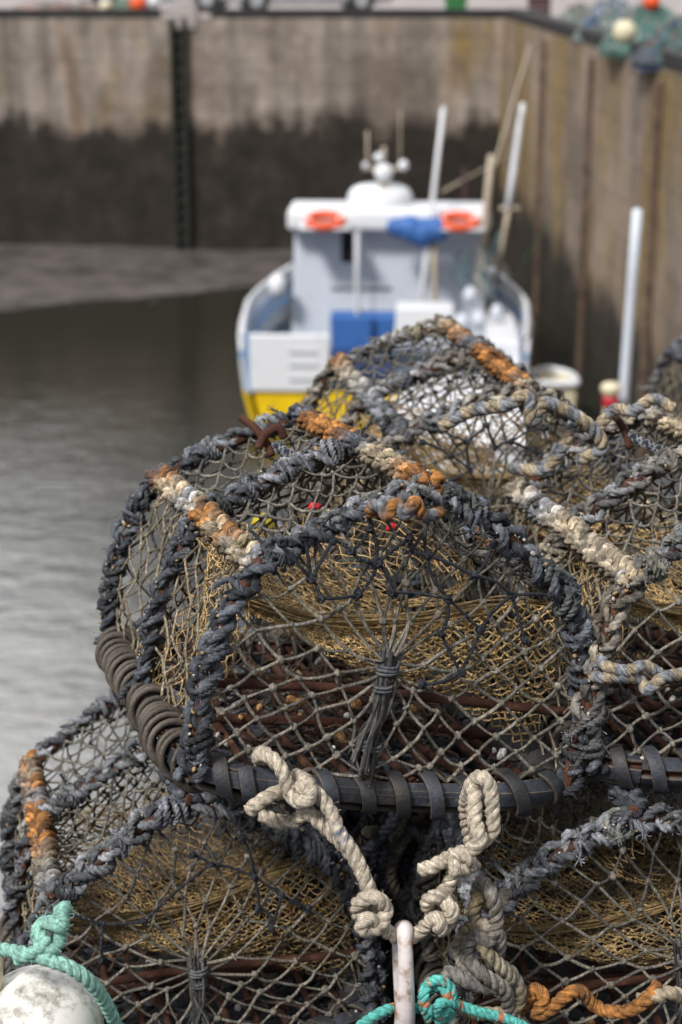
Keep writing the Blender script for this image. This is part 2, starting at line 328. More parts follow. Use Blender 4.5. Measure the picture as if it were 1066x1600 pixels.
# ------------------------------------------------------------------ rope and net builders
DARK = np.array([.088, .096, .114]); GREY = np.array([.25, .26, .285]); BEIGE = np.array([.46, .375, .26]); ORANGE = np.array([.38, .165, .045]); BLACK = np.array([.018, .02, .026]); TAN = np.array([.62, .43, .20]); PALE = np.array([.52, .45, .36])
def fuzz(mb, P, T, r, rng, per_m=70, C=GREY, ln=.012, rad=.00035):
    L = arclen(P)[-1]; k = int(L * per_m)
    if k < 1: return
    i = rng.integers(1, len(P) - 1, k); d = unit(rng.normal(size=(k, 3)) + T[i] * .8); A = P[i] + unit(d) * r * .8
    mb.twines(A, A + d * rng.uniform(.3, 1, (k, 1)) * ln, rad, rng, sag=.001, C=C, n=3, m=4, wob=.0012)
def flecks(mb, P, off, r, rng, per_m=40):
    L = arclen(P)[-1]; k = int(L * per_m)
    if k < 1: return
    i = rng.integers(0, len(P), k); d = unit(rng.normal(size=(k, 3)) + off[i] * .9)
    cl = np.where(rng.random((k, 1)) < .6, np.array([[.42, .40, .35]]), np.array([[.35, .24, .12]]))
    mb.balls(P[i] + d * r, rng.uniform(.0008, .0028, k), rng, C=cl, squash=.55, nu=5, nv=3)
def stops(st):
    """colour along 0..1 from [(t, colour), ...]"""
    t = [a for a, _ in st]; c = np.array([b for _, b in st])
    return lambda s: np.stack([np.interp(s, t, c[:, i]) for i in range(3)], 1)
def plait(mb, P, out, rng, col, r=.0062, a=.0115, b=.0062, period=.07, core=.008, corec=(.10, .04, .02), fz=60, fl=45, messy=.35, loops=0):
    """hitched rope serving round a rod: three laid strands, irregular, out = outward direction per point"""
    s = arclen(P); T = unit(np.gradient(P, axis=0)); O = unit(out - T * (out * T).sum(1, keepdims=True)); B = np.cross(T, O)
    nw = noise1(rng, 6, (8, 60)); ph = 2 * np.pi * s / period * (1 + 0) + nw(s) * 1.1
    mb.sweep(P, core, 7, C=np.asarray(corec))
    roll = noise1(rng, 4, (3, 14))(s)[:, None] * messy * 1.5; O2 = O * np.cos(roll) + B * np.sin(roll); B2 = np.cross(T, O2)
    for k in range(3):
        n1, n2, n3 = (noise1(rng, 6, (15, 120)) for _ in range(3)); f = ph + 2 * np.pi * k / 3
        aa = a * (1 + messy * n1(s)); bb = b * (1 + messy * n2(s))
        Q = P + B2 * (aa * np.sin(f))[:, None] + O2 * (bb * np.sin(2 * f) + .003 + .004 * n3(s) * messy * 2)[:, None]
        cc = col(np.clip(s / s[-1] + .012 * n1(s) + (k - 1) * .025, 0, 1)) * (1 + .5 * n3(s))[:, None] * [1.0, .62, 1.5][k]
        mb.sweep(Q, r * (1 + .12 * n2(s)), 12, rope=True, pitch=r * 6.5 * (1 if k % 2 else 1.1), C=cc)
        fuzz(mb, Q, T, r, rng, fz, C=cc.mean(0) * 1.4)
    flecks(mb, P, O2, a * 1.25, rng, fl)
    for _ in range(int(loops * s[-1])):                       # odd hitches, seizings and rope ends
        i = rng.integers(8, len(P) - 8); c0 = P[i] + O2[i] * .002; ax = unit(T[i] + rng.normal(0, .5, 3)); R_ = a + r * rng.uniform(.3, .9); tn = rng.uniform(.8, 1.8)
        rr_ = r * rng.uniform(.35, .8); H_ = catmull(hitch(c0, ax, O2[i], R_, tn, rng.uniform(.006, .02), 9), .003); H_ = H_ + rng.normal(0, .0008, 3)
        cc = col(np.array([s[i] / s[-1]]))[0] * rng.uniform(.35, 1.6) * np.array([1, 1, rng.uniform(.8, 1.1)])
        mb.sweep(H_, rr_, 12, rope=True, pitch=rr_ * 4.6, C=cc)
        if rng.random() < .5:
            d = unit(rng.normal(size=3) + O2[i] * .8 + (0, 0, -.8)); e_ = catmull([c0 + O2[i] * R_ * .8, c0 + O2[i] * R_ + d * .012, c0 + O2[i] * R_ + d * .026 + rng.normal(0, .004, 3)], .003); mb.sweep(e_, rr_ * .8, 12, rope=True, pitch=rr_ * 4, C=cc)
            fuzz(mb, e_[-3:], np.tile(d, (3, 1)), rr_, rng, 2500, C=cc * 1.5, ln=.012)
def rope(mb, ctrl, r, rng, C, step=.0018, fz=80, wob=.0, pitch=None, cfn=None):
    P = catmull(ctrl, step); s = arclen(P)
    if wob: P = P + np.stack([noise1(rng, 5, (8, 40))(s) for _ in range(3)], 1) * wob
    cc = np.asarray(C) * (1 + .14 * noise1(rng, 6, (10, 90))(s))[:, None] if cfn is None else cfn(s / s[-1])
    mb.sweep(P, r * (1 + .05 * noise1(rng, 4, (20, 90))(s)), 27 if r > .005 else 12, rope=True, pitch=pitch or r * 4.4, C=cc)
    fuzz(mb, P, unit(np.gradient(P, axis=0)), r, rng, fz, C=np.asarray(C) * 1.1, ln=.009)
    return P
def hitch(c, ax, u, R_, turns, adv, n=10):
    """control points of a few turns round an axis"""
    ax = unit(np.array(ax, float)); u = np.array(u, float); u = unit(u - ax * u.dot(ax)); v = np.cross(ax, u)
    return [np.array(c) + ax * adv * (t - .5) + R_ * (math.cos(2 * math.pi * turns * t) * u + math.sin(2 * math.pi * turns * t) * v) for t in np.linspace(0, 1, int(n * turns) + 1)]
def net(mb, S, nu, nv, r, rng, C, kr=None, jit=.004, sag=.003, kc=None, wob=.0012, n=5, drop=0, sides=4):
    """diamond netting hung on the surface S(u, v)"""
    I, J = np.meshgrid(np.arange(nu + 1), np.arange(nv + 1), indexing='ij'); ok = (I + J) % 2 == 0
    u = I / nu; v = J / nv; js = np.stack([rng.normal(0, 1, I.shape) for _ in range(3)], -1) * jit
    edge = (I > 0) & (I < nu) & (J > 0) & (J < nv)
    P = S(u.ravel(), v.ravel()).reshape(*I.shape, 3) + js * edge[..., None]
    A = []; B = []
    for di in (1, -1):
        i0 = slice(0, nu) if di == 1 else slice(1, nu + 1); i1 = slice(1, nu + 1) if di == 1 else slice(0, nu)
        m = ok[i0, :-1]; A.append(P[i0, :-1][m]); B.append(P[i1, 1:][m])
    A = np.vstack(A); B = np.vstack(B)
    if drop: kmask = rng.random(len(A)) > drop; A = A[kmask]; B = B[kmask]
    mb.twines(A, B, r, rng, sag=sag, C=C, n=n, m=sides, wob=wob)
    if kr: mb.balls(P[ok & edge], kr, rng, C=np.asarray(kc if kc is not None else C), squash=.35)
    return P, ok

def pose(q):
    cy, sy = math.cos(q[3]), math.sin(q[3]); cp, sp = math.cos(q[4]), math.sin(q[4]); c, s = math.cos(q[5]), math.sin(q[5])
    return np.array([[cy, -sy, 0], [sy, cy, 0], [0, 0, 1]]) @ np.array([[1, 0, 0], [0, cp, -sp], [0, sp, cp]]) @ np.array([[c, 0, s], [0, 1, 0], [-s, 0, c]])
def to_local(q, p): return (np.asarray(p) - np.array(q[:3])) @ pose(q)
def onp(q, px, py, yl=-.012):
    """the point of a creel's upright plane y = yl behind a point of the photograph, in the creel's own coordinates"""
    Rm = pose(q); d = ray(px, py) @ Rm; c = (CAM - np.array(q[:3])) @ Rm
    return c + d * ((yl - c[1]) / d[1])

def creel(q, label, rails, seed, fine=1.0, gather=(-.03, .155), hoopc=None, wraps=True, group='lobster creels stacked on the quay', back=False, tan=1.0):
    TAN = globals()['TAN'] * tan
    rng = np.random.default_rng(seed)
    W, L, H, SX, SZ = q[6:]
    root = empty('lobster_creel', q[:3]); root.rotation_mode = 'YXZ'; root.rotation_euler = q[3:6][1], q[5], q[3]
    tag(root, label, 'lobster pot', group)
    hw = W / 2
    prof = np.array([(-hw, 0), (-hw * 1.02, .30 * H), (-hw * .95, .52 * H), (-hw * SX, SZ * H), (-hw * .43, .885 * H), (0, H), (hw * .43, .90 * H), (hw * SX, SZ * H), (hw * .95, .52 * H), (hw * 1.02, .30 * H), (hw, 0)])
    PF = catmull(np.stack([prof[:, 0], prof[:, 0] * 0, prof[:, 1]], 1), .004); sF = arclen(PF) / arclen(PF)[-1]
    def hoop_at(s, y):
        s = np.asarray(s, float); return np.stack([np.interp(s, sF, PF[:, 0]), np.broadcast_to(y, s.shape) * np.ones_like(s), np.interp(s, sF, PF[:, 2])], -1)
    ssh = sF[np.argmin(np.abs(PF[:, 0] + hw * SX) + 10 * (PF[:, 2] < SZ * H * .98))]
    # ---- base frame: rusty rod served with strips of rubber
    yf, yb = .0, L; rc = .06
    rect = [(-hw + rc, yf), (0, yf), (hw - rc, yf), (hw, yf + rc), (hw, L / 2), (hw, yb - rc), (hw - rc, yb), (0, yb), (-hw + rc, yb), (-hw, yb - rc), (-hw, L / 2), (-hw, yf + rc)]
    BP = catmull([(x, y, -.010 if (y == 0 and x == 0) else .006 * (y > .05)) for x, y in rect], .004, closed=True)
    mb = MB(); mb.sweep(BP, .0125, 10, cap=False); mb.build('base_frame', M['rust'], root)
    s = arclen(BP); T, Nn, Bb = frames(BP)
    mb = MB()
    for k, ph in enumerate((.4, 1.9, 3.3, 4.4)):                  # strips laid along the rod
        a = ph + .5 * noise1(rng, 4, (2, 8))(s); d = Nn * np.cos(a)[:, None] + Bb * np.sin(a)[:, None]
        mb.strap(BP + d * (.0135 + .001 * k), d, .019, .0055)
    # the wrapping strip: loose turns at the front, tight ones along the sides
    front = np.clip(1 - np.abs(BP[:, 1] - 0) / .05, 0, 1); pit = np.where(BP[:, 1] < .03, .048, .0235)
    ph = np.cumsum(np.concatenate([[0], np.diff(s)]) / pit) * 2 * np.pi
    ss = np.linspace(0, s[-1], int(s[-1] / .0012)); phs = np.interp(ss, s, ph) + 1.9 * noise1(rng, 5, (6, 30))(ss)
    Pi = np.stack([np.interp(ss, s, BP[:, i]) for i in range(3)], 1); Ni = unit(np.stack([np.interp(ss, s, Nn[:, i]) for i in range(3)], 1)); Bi = unit(np.stack([np.interp(ss, s, Bb[:, i]) for i in range(3)], 1))
    d = Ni * np.cos(phs)[:, None] + Bi * np.sin(phs)[:, None]
    tr_ = rng.uniform(0, 1, int(phs[-1] / 6.283) + 3); stp = tr_[(phs / 6.283 + .3).astype(int)]; stp = np.convolve(np.pad(stp, 6, 'edge'), np.ones(13) / 13, 'same')[6:-6]
    if wraps:
        Tt = unit(np.stack([np.interp(ss, s, T[:, i]) for i in range(3)], 1)); dd = unit(d - Tt * (.15 + .85 * np.clip((Pi[:, 1] - .02) / .03, 0, 1))[:, None])
        mb.strap(Pi + d * (.0185 + .008 * stp)[:, None], dd, np.where(Pi[:, 1:2] > .04, .0135, .0175), .0062)
    flecks(mb, BP, Nn, .021, rng, 60)
    mb.build('rubber_wrapping', M['rubber'], root)
    # ---- floor rods
    for k, x in enumerate(np.linspace(-hw + .035, hw - .035, 11)):
        mb = MB(); x2 = x + rng.normal(0, .006); P = catmull([(x, .005, .004), (x2, L * .5, .0 + rng.normal(0, .004)), (x, L - .005, .004)], .012)
        mb.sweep(P, .0058, 8); mb.build('floor_rod', M['rust'], root)
    for y, z in ((.20, .012), (.40, .012)):
        mb = MB(); mb.sweep(catmull([(-hw, y, z), (0, y + .01, z + .003), (hw, y, z)], .02), .007, 8); mb.build('cross_rod', M['rust'], root)
    mb = MB(); mb.sweep(catmull([(-hw * 1.0, .03, .30 * H), (-.05, .05, .29 * H), (hw * 1.0, .03, .27 * H)], .02), .0065, 8); mb.build('brace_rod', M['rust'], root)
    # ---- served hoops
    hoopc = hoopc or stops([(0, DARK), (.3, DARK * 1.3), (.45, GREY), (.6, DARK * 1.4), (1, DARK)])
    for k, y in enumerate((0, L * .5, L)):
        P = PF + np.array([0, y, 0]); ss_ = arclen(P); P = P + np.stack([noise1(rng, 4, (5, 22))(ss_) for _ in range(3)], 1) * .005
        O = unit(P - np.array([0, y, .12]) + np.array([0, (-.12, -.05, .0)[k], 0]))
        mb = MB(); plait(mb, P, O, rng, hoopc, r=.0066 * (1, .95, .92)[k], a=.0125, b=.0078, period=.082, fz=130, fl=220, messy=.8, loops=26)
        mb.build('hoop', M['rope'], root)
    # ---- served rails
    for st, sp in zip(rails, (ssh, .5, 1 - ssh)):
        e0 = hoop_at(np.array([sp]), 0)[0]; e1 = hoop_at(np.array([sp]), L)[0]; up = np.array([0, 0, .012])
        c_ = [e0 + up + (0, -.008, 0), e0 * .75 + e1 * .25 + up * .8, (e0 + e1) / 2 + up * 1.1, e0 * .25 + e1 * .75 + up * .8, e1 + up]
        P = catmull(c_, .003); O = unit(P * (1, 0, 1) - np.array([0, 0, .1]) + 1e-6)
        mb = MB(); plait(mb, P, O + np.array([0, -.4, .3]), rng, stops(st), r=.0078, a=.0132, b=.0070, period=.080, core=.010, fz=110, fl=40, messy=.10, loops=3)
        mb.build('rail', M['rope'], root)
    # ---- netting between the hoops
    mb = MB(); TW = np.array([.175, .165, .15])
    def shell(s0, s1, inset=.006, belly=.018):
        def S(u, v):
            y = .008 + u * (L - .016); p = hoop_at(s0 + (s1 - s0) * v, y); b = np.abs(np.sin(2 * np.pi * u)) * np.sin(np.pi * v) * belly + inset
            c = np.stack([0 * y, y, 0 * y + .12], -1); return p - unit(p - c) * b[:, None]
        return S
    net(mb, shell(.015, ssh), 26, 10, .0017, rng, np.array([.25, .21, .15]), .0034, .004, .001)
    mb.build('side_net', M['twine'], root); mb = MB()
    net(mb, shell(1 - ssh, .985), 26, 10, .0017, rng, np.array([.25, .21, .15]), .0034, .004, .001)
    mb.build('side_net', M['twine'], root)
    mb = MB()
    net(mb, shell(ssh, .5, .004, .042), 20, 12, .0019, rng, TW * np.array([.95, .93, .86]), .0042, .004, .004)
    mb.build('top_net', M['twine'], root); mb = MB()
    net(mb, shell(.5, 1 - ssh, .004, .042), 20, 12, .0019, rng, TW * np.array([.95, .93, .86]), .0042, .004, .004)
    mb.build('top_net', M['twine'], root)
    # ---- front panel, gathered to an eye
    mb = MB(); G = np.array([gather[0], -.006, gather[1]]); foot = np.array([G[0] - .008, -.012, .02])
    loop = np.vstack([PF, np.stack([np.linspace(hw, -hw, 120)[1:-1], np.zeros(118), np.full(118, .012)], 1)])
    def inside(x, z): return z > .014 and abs(x) < np.interp(z, PF[:len(PF) // 2, 2], -PF[:len(PF) // 2, 0]) - .004 and z < np.interp(x, PF[:, 0], PF[:, 2]) - .004
    dx, dz = .0225, .0235; nd = {}; a0 = rng.uniform(-.12, .02); ca, sa = math.cos(a0), math.sin(a0)
    for i in range(-16, 17):
        for j in range(-12, 22):
            if (i + j) % 2: continue
            x, z = G[0] + i * dx * ca - j * dz * sa * .6, G[2] + .035 + i * dx * sa + j * dz * ca; nd[i, j] = (x, z, inside(x, z))
    used = {}; E_ = []
    for (i, j), (x, z, ins) in nd.items():
        for di in (1, -1):
            k2 = (i + di, j + 1)
            if k2 in nd and (ins or nd[k2][2]): E_.append(((i, j), k2)); used.setdefault((i, j), len(used)); used.setdefault(k2, len(used))
    n = len(used); P0 = np.zeros((n, 3)); fix = np.zeros(n, bool); hub = []; ftn = []
    for key, ix in used.items():
        x, z, ins = nd[key]; p = np.array([x, 0, z])
        if not ins: p = loop[np.argmin(np.linalg.norm(loop - p, axis=1))] + rng.normal(0, .003, 3); fix[ix] = True
        elif ((x - G[0]) / .108) ** 2 + ((z - G[2] - .05) / .078) ** 2 < 1: fix[ix] = True; hub.append(ix); p = G + np.array([(x - G[0]) * .09, rng.normal(0, .004), (z - G[2] - .05) * .26 + rng.normal(0, .003) + .004])
        elif abs(x - G[0]) < .03 and z < .05: fix[ix] = True; ftn.append(ix); p = foot + rng.normal(0, .005, 3)
        P0[ix] = p
    ia = np.array([used[a_] for a_, _ in E_]); ib = np.array([used[b_] for _, b_ in E_]); wt_ = rng.uniform(.7, 1.4, len(ia)); P = P0.copy()
    for it in range(260):
        acc = np.zeros_like(P); ws = np.zeros(n); np.add.at(acc, ia, P[ib] * wt_[:, None]); np.add.at(acc, ib, P[ia] * wt_[:, None]); np.add.at(ws, ia, wt_); np.add.at(ws, ib, wt_)
        Pn = acc / np.maximum(ws, 1e-6)[:, None]; Pn = Pn * .72 + P0 * .28 if it < 0 else Pn; Pn[:, 2] -= .0003; Pn[:, 1] -= .0002; P[~fix] = Pn[~fix]
    deg = np.bincount(np.concatenate([ia, ib]), minlength=n)
    P[~fix] = P[~fix] + rng.normal(0, .0022, P[~fix].shape)
    keep = (rng.random(len(ia)) > .012) & ~(fix[ia] & fix[ib] & (np.linalg.norm(P[ia] - P[ib], axis=1) < .02)); zz = (P[ia, 2] + P[ib, 2]) / 2
    cc = np.where(((zz > .72 * H) & (rng.random(len(ia)) < .7))[:, None], TW * .5, TW * np.array([1, .96, .88]))
    mb.twines(P[ia][keep], P[ib][keep], .0021, rng, sag=.002, C=cc[keep], n=6, m=5, wob=.0014)
    mb.balls(P[~fix], .0046, rng, C=TW * np.array([1.05, 1, .9]), squash=.45)
    mb.build('front_net', M['twine'], root)
    # ---- the bunched eye and its tie-down
    mb = MB()
    for t in range(22):
        o1 = rng.normal(0, .005, 3); o2 = rng.normal(0, .008, 3)
        P = catmull([G + o1 + (0, 0, .02), G * .65 + foot * .35 + o1 * .8 + (0, -.006, 0), G * .3 + foot * .7 + o2, foot + o2 * 1.5], .006)
        mb.sweep(P, .0022, 5, C=np.array([.15, .145, .14]) * rng.uniform(.2, 1.2))
    for z0, r0 in ((.0, .011), (.18, .010), (.75, .0095)):
        c0 = G * (1 - z0) + foot * z0
        for t in range(3):
            P = catmull(hitch(c0 + (0, -.003, 0), (0, 0, 1), (1, 0, 0), r0, 2.5, .012), .004); mb.sweep(P + rng.normal(0, .0012, 3), .0019, 5, C=GREY * rng.uniform(.35, .8))
    fuzz(mb, np.linspace(G, foot, 30), np.tile([0, 0, 1.], (30, 1)), .01, rng, 500, C=GREY * .6, ln=.014)
    mb.build('net_eye', M['twine'], root)
    # ---- fine tan entrance netting inside
    mb = MB(); fn = int(30 * fine)
    def F1(u, v):
        x = -hw * .86 + u * (W * .86); y = L * .74 - v * (L * .74 - .055); z = H * (.60 - .02 * v) + .02 * np.sin(5 * u + 3 * v) - .045 * np.sin(np.pi * u) * np.sin(np.pi * v) - .10 * u * u * (1 - v)
        return np.stack([x, y, z], -1)
    def F2(u, v):
        x0 = -hw * .86 + u * (W * .86); dr = .012 + .19 * np.clip(u, 0, 1) ** 1.5
        z = H * .58 + .02 * np.sin(5 * u + 3) - v * dr; y = .055 + .02 * np.sin(4 * u + 4 * v) + .03 * v * (1 - u)
        return np.stack([x0 + .04 * v * u * np.sin(3 * v), y, z], -1)
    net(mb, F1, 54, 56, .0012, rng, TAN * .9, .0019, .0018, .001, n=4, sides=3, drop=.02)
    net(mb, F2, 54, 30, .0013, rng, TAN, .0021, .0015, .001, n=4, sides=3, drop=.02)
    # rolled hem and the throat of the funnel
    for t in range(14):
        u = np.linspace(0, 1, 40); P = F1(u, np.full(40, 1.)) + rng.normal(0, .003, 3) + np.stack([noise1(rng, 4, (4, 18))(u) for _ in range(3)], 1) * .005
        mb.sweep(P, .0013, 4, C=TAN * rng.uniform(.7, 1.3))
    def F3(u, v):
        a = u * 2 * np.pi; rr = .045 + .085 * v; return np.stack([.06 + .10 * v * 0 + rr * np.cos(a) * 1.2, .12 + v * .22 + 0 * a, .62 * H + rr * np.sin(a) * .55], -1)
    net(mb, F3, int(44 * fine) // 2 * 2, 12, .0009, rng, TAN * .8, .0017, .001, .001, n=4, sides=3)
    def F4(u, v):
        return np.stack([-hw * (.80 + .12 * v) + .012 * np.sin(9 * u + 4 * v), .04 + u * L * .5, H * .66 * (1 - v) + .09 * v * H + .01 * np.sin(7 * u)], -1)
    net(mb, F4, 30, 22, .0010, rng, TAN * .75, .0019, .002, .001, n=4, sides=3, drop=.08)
    for k in range(int(26 * fine)):                            # torn tufts and rag ends
        c0 = F2(np.array([rng.uniform(.05, .95)]), np.array([rng.uniform(.0, .3)]))[0]
        m_ = 9; A_ = np.tile(c0, (m_, 1)) + rng.normal(0, .002, (m_, 3)); B_ = A_ + np.array([0, 0, -1]) * rng.uniform(.008, .026, (m_, 1)) + rng.normal(0, .003, (m_, 3))
        mb.twines(A_, B_, .0006, rng, C=np.array([.40, .22, .06]), n=3, wob=.001)
    mb.build('entrance_net', M['fine_twine'], root)
    # ---- partition across the middle, and the net on the back and under the floor
    mb = MB()
    def Md(u, v):
        s0 = .5 * v; l_ = hoop_at(s0, L * .5); r_ = hoop_at(1 - s0, L * .5); p = l_ * (1 - u)[:, None] + r_ * u[:, None]; p[:, 1] += .05 * np.sin(np.pi * u) * np.sin(np.pi * v); return p
    net(mb, Md, 24, 20, .0018, rng, np.array([.13, .10, .07]), .0036, .004, .003, drop=.03); mb.build('partition_net', M['twine'], root)
    mb = MB()
    def Bk(u, v):
        s0 = sF[0] + .5 * v * 1.0; l_ = hoop_at(s0, L); r_ = hoop_at(1 - s0, L); return l_ * (1 - u)[:, None] + r_ * u[:, None]
    net(mb, Bk, 14, 14, .0019, rng, TW * .8, .004, .004, .002)
    def Fl(u, v): return np.stack([-hw + u * W, .01 + v * (L - .02), 0 * u - .012 - .01 * np.sin(np.pi * u) * np.sin(np.pi * v)], -1)
    net(mb, Fl, 16, 22, .0024, rng, DARK * .8, .0045, .004, .002)
    mb.build('floor_net', M['twine'], root)
    return root

# ------------------------------------------------------------------ setting
GZ = -.17; WZ = -5.6; YB = 42.6
edge = [(-40, 2.1), (-3, 2.4), (-.52, 2.63), (.75, 5.5), (4.85, 6.3)]
tag(plane('quay_paving', [(4.64, 12), (3.72, YB), (-70, YB), (-70, 160), (120, 160), (120, 12)], GZ, M['quay']), kind='structure')
tag(plane('quay_ground', edge + [(4.64, 12), (120, 12), (120, -20), (-40, -20)], GZ, M['asphalt']), kind='structure')
mbw = MB()
def wall(name, pts, mat_, label, cat='wall', thick=.6):
    """upright harbour wall along pts (x, y), outward face on the line, top flush with the quay"""
    mb = MB(); pts = np.array(pts, float); V = []; m = len(pts)
    d = unit(np.gradient(pts, axis=0)); nn = np.stack([d[:, 1], -d[:, 0]], 1)
    for p, q_ in zip(pts, nn):
        o = p + q_ * thick
        V += [(p[0], p[1], -9), (p[0], p[1], GZ + .01), (o[0], o[1], GZ + .01), (o[0], o[1], -9)]
    F = []
    for i in range(m - 1):
        a = i * 4; F += [(a + j, a + (j + 1) % 4, a + 4 + (j + 1) % 4, a + 4 + j) for j in range(4)]
    F += [(0, 3, 2, 1), (m * 4 - 4, m * 4 - 3, m * 4 - 2, m * 4 - 1)]
    mb.add(V, F); o = mb.build(name, mat_, smooth=False); tag(o, label, cat); return o
def subdiv(a, b, n): return [(a[0] + (b[0] - a[0]) * t / n, a[1] + (b[1] - a[1]) * t / n) for t in range(n + 1)]
wall('back_harbour_wall', [(3.72, YB), (-70, YB)][::-1], M['back_wall'], 'tall stained stone wall across the far end of the harbour, black with weed below', thick=-.6)
wall('side_harbour_wall', [(4.85, 6.3), (3.72, YB)], M['side_wall'], 'brown streaked harbour wall running back along the right side', thick=.6)
wall('near_quay_wall', edge, M['side_wall'], 'rough edge wall of the near quay under the stacked creels', thick=-.5) if 0 else None
mb = MB()
for i in range(len(edge) - 1):
    a, b = edge[i], edge[i + 1]; mb.add([(a[0], a[1], -9), (b[0], b[1], -9), (b[0], b[1], GZ - .004), (a[0], a[1], GZ - .004)], [(0, 1, 2, 3)])
tag(mb.build('near_quay_wall', M['side_wall'], smooth=False), 'rough edge of the near quay beneath the stacked creels', 'wall')
tag(plane('water', [(-90, 1.5), (20, 1.5), (20, 50), (-90, 50)], WZ, M['water']), kind='structure')
# mud bank at the foot of the far wall
rng = np.random.default_rng(3)
xs = np.linspace(-60, 4.6, 160); ys = np.linspace(0, 1, 30)
X, Yv = np.meshgrid(xs, ys, indexing='ij'); nx = noise1(rng, 6, (.1, .9)); shore = 33.6 + nx(xs) * .5 + np.clip(xs + 4, 0, 9) * .55
YY = shore[:, None] - 2 + (YB + .1 - shore[:, None] + 2) * Yv
ZZ = WZ - .12 + np.interp(X, [-8.5, -1.5], [.42, .22]) * Yv ** 1.2 + .012 * np.sin(X * 3.1 + YY * 5) + .02 * np.sin(X * 1.3 - YY * 2.3) + rng.normal(0, .012, X.shape)
mb = MB(); a = np.arange(159)[:, None] * 30 + np.arange(29)[None]; mb.add(np.stack([X, YY, ZZ], -1), np.stack([a, a + 30, a + 31, a + 1], -1).reshape(-1, 4))
tag(mb.build('mud_bank', M['mud']), kind='structure')
# tarred kerb timbers
def kerb(a, b, label, h=.2, t=.28, inward=(0, 1)):
    mb = MB(); a = np.array(a); b = np.array(b); n = 1; d = b - a; ln = np.linalg.norm(d); ang = math.atan2(d[1], d[0]); c = (a + b) / 2 + np.array(inward) * (t / 2 + .03)
    mb.box((c[0], c[1], GZ + .012 + h / 2), (ln, t, h), rz=ang); o = mb.build('kerb_timber', M['tar'], smooth=False, bevel=.03); tag(o, label, 'kerb')
kerb((-9.5, YB), (-4.15, YB), 'black tarred kerb timber on the far quay left of the pale block')
kerb((-3.0, YB), (3.9, YB), 'black tarred kerb timber on the far quay right of the pale block')
kerb((3.74, YB - .4), (4.85, 6.4), 'long black tarred kerb timber along the top of the right harbour wall', inward=(1, .03), h=.24, t=.34)
# ladder and pale block at its head
lad = tag(empty('harbour_ladder', (-3.75, YB, 0)), 'dark weedy ladder down the far harbour wall below the pale block', 'ladder'); lad.scale.x = .72
for sx in (-.2, .2):
    mb = MB(); mb.box((sx, -.1, -3), (.11, .14, 5.7)); mb.build('stile', M['dark_wood'], lad, False, .01)
for k in range(18):
    mb = MB(); mb.tube((-.15, -.1, -.45 - k * .3), (.15, -.1, -.45 - k * .3), .028); mb.build('rung', M['dark_wood'], lad)
mb = MB(); mb.box((0, -.025, -3), (.3, .03, 5.6)); mb.build('backboard', M['dark_wood'], lad, False)
mb = MB(); mb.box((-3.57, YB + .3, GZ + .2), (.62, .5, .4), taper=.8); mb.box((-3.57, YB - .02, GZ - .12), (.5, .1, .25)); tag(mb.build('bollard', M['quay'], smooth=False, bevel=.06), 'pale concrete mooring block at the head of the ladder', 'bollard')
# timbers on the right wall
rng = np.random.default_rng(8)
for k, y in enumerate((14.6, 20.1, 24.5, 30.0, 35.5)):
    xw = 4.85 + (3.72 - 4.85) * (y - 6.3) / (YB - 6.3)
    mb = MB(); mb.box((xw - .04, y, -3.3), (.10, .2, 6.0)); o = mb.build('fender_timber', M['brown_wood'], smooth=False, bevel=.03)
    tag(o, ['dark upright fender timber nearest on the right wall', 'second nearest dark upright timber on the right wall', 'third dark upright timber along the right wall', 'fourth dark upright timber along the right wall', 'farthest dark upright timber by the wall corner'][k], 'fender timber', 'fender timbers on the right harbour wall')
# white post and the red and white marker beside it
mb = MB(); p0 = at(974, 640, 13.5); p1 = at(992, 328, 13.5); mb.sweep(np.linspace((p0[0] - .11, p0[1], WZ - .5), p1 + np.array([.02, 0, 0]), 12), .040, 14)
tag(mb.build('mooring_pole', M['cabin']), 'tall plain white pole standing in the water before the right wall', 'pole')
pm = at(955, 604, 13.3); root = tag(empty('marker_post', (pm[0], pm[1], WZ)), 'short red and cream marker post beside the tall white pole', 'marker')
h = pm[2] - WZ
mb = MB(); mb.lathe([(0, -.4), (.055, -.4), (.055, h - .06)], n=16); mb.build('post', M['cream'], root)
mb = MB(); mb.lathe([(.056, h - .16), (.062, h - .155), (.062, h - .075), (.056, h - .07)], n=16); mb.build('red_band', M['red'], root)
mb = MB(); mb.lathe([(0, h + .03), (.05, h + .028), (.075, h + .01), (.08, h - .03), (.06, h - .06), (0, h - .06)][::-1], n=16); mb.build('cap', M['cream'], root)

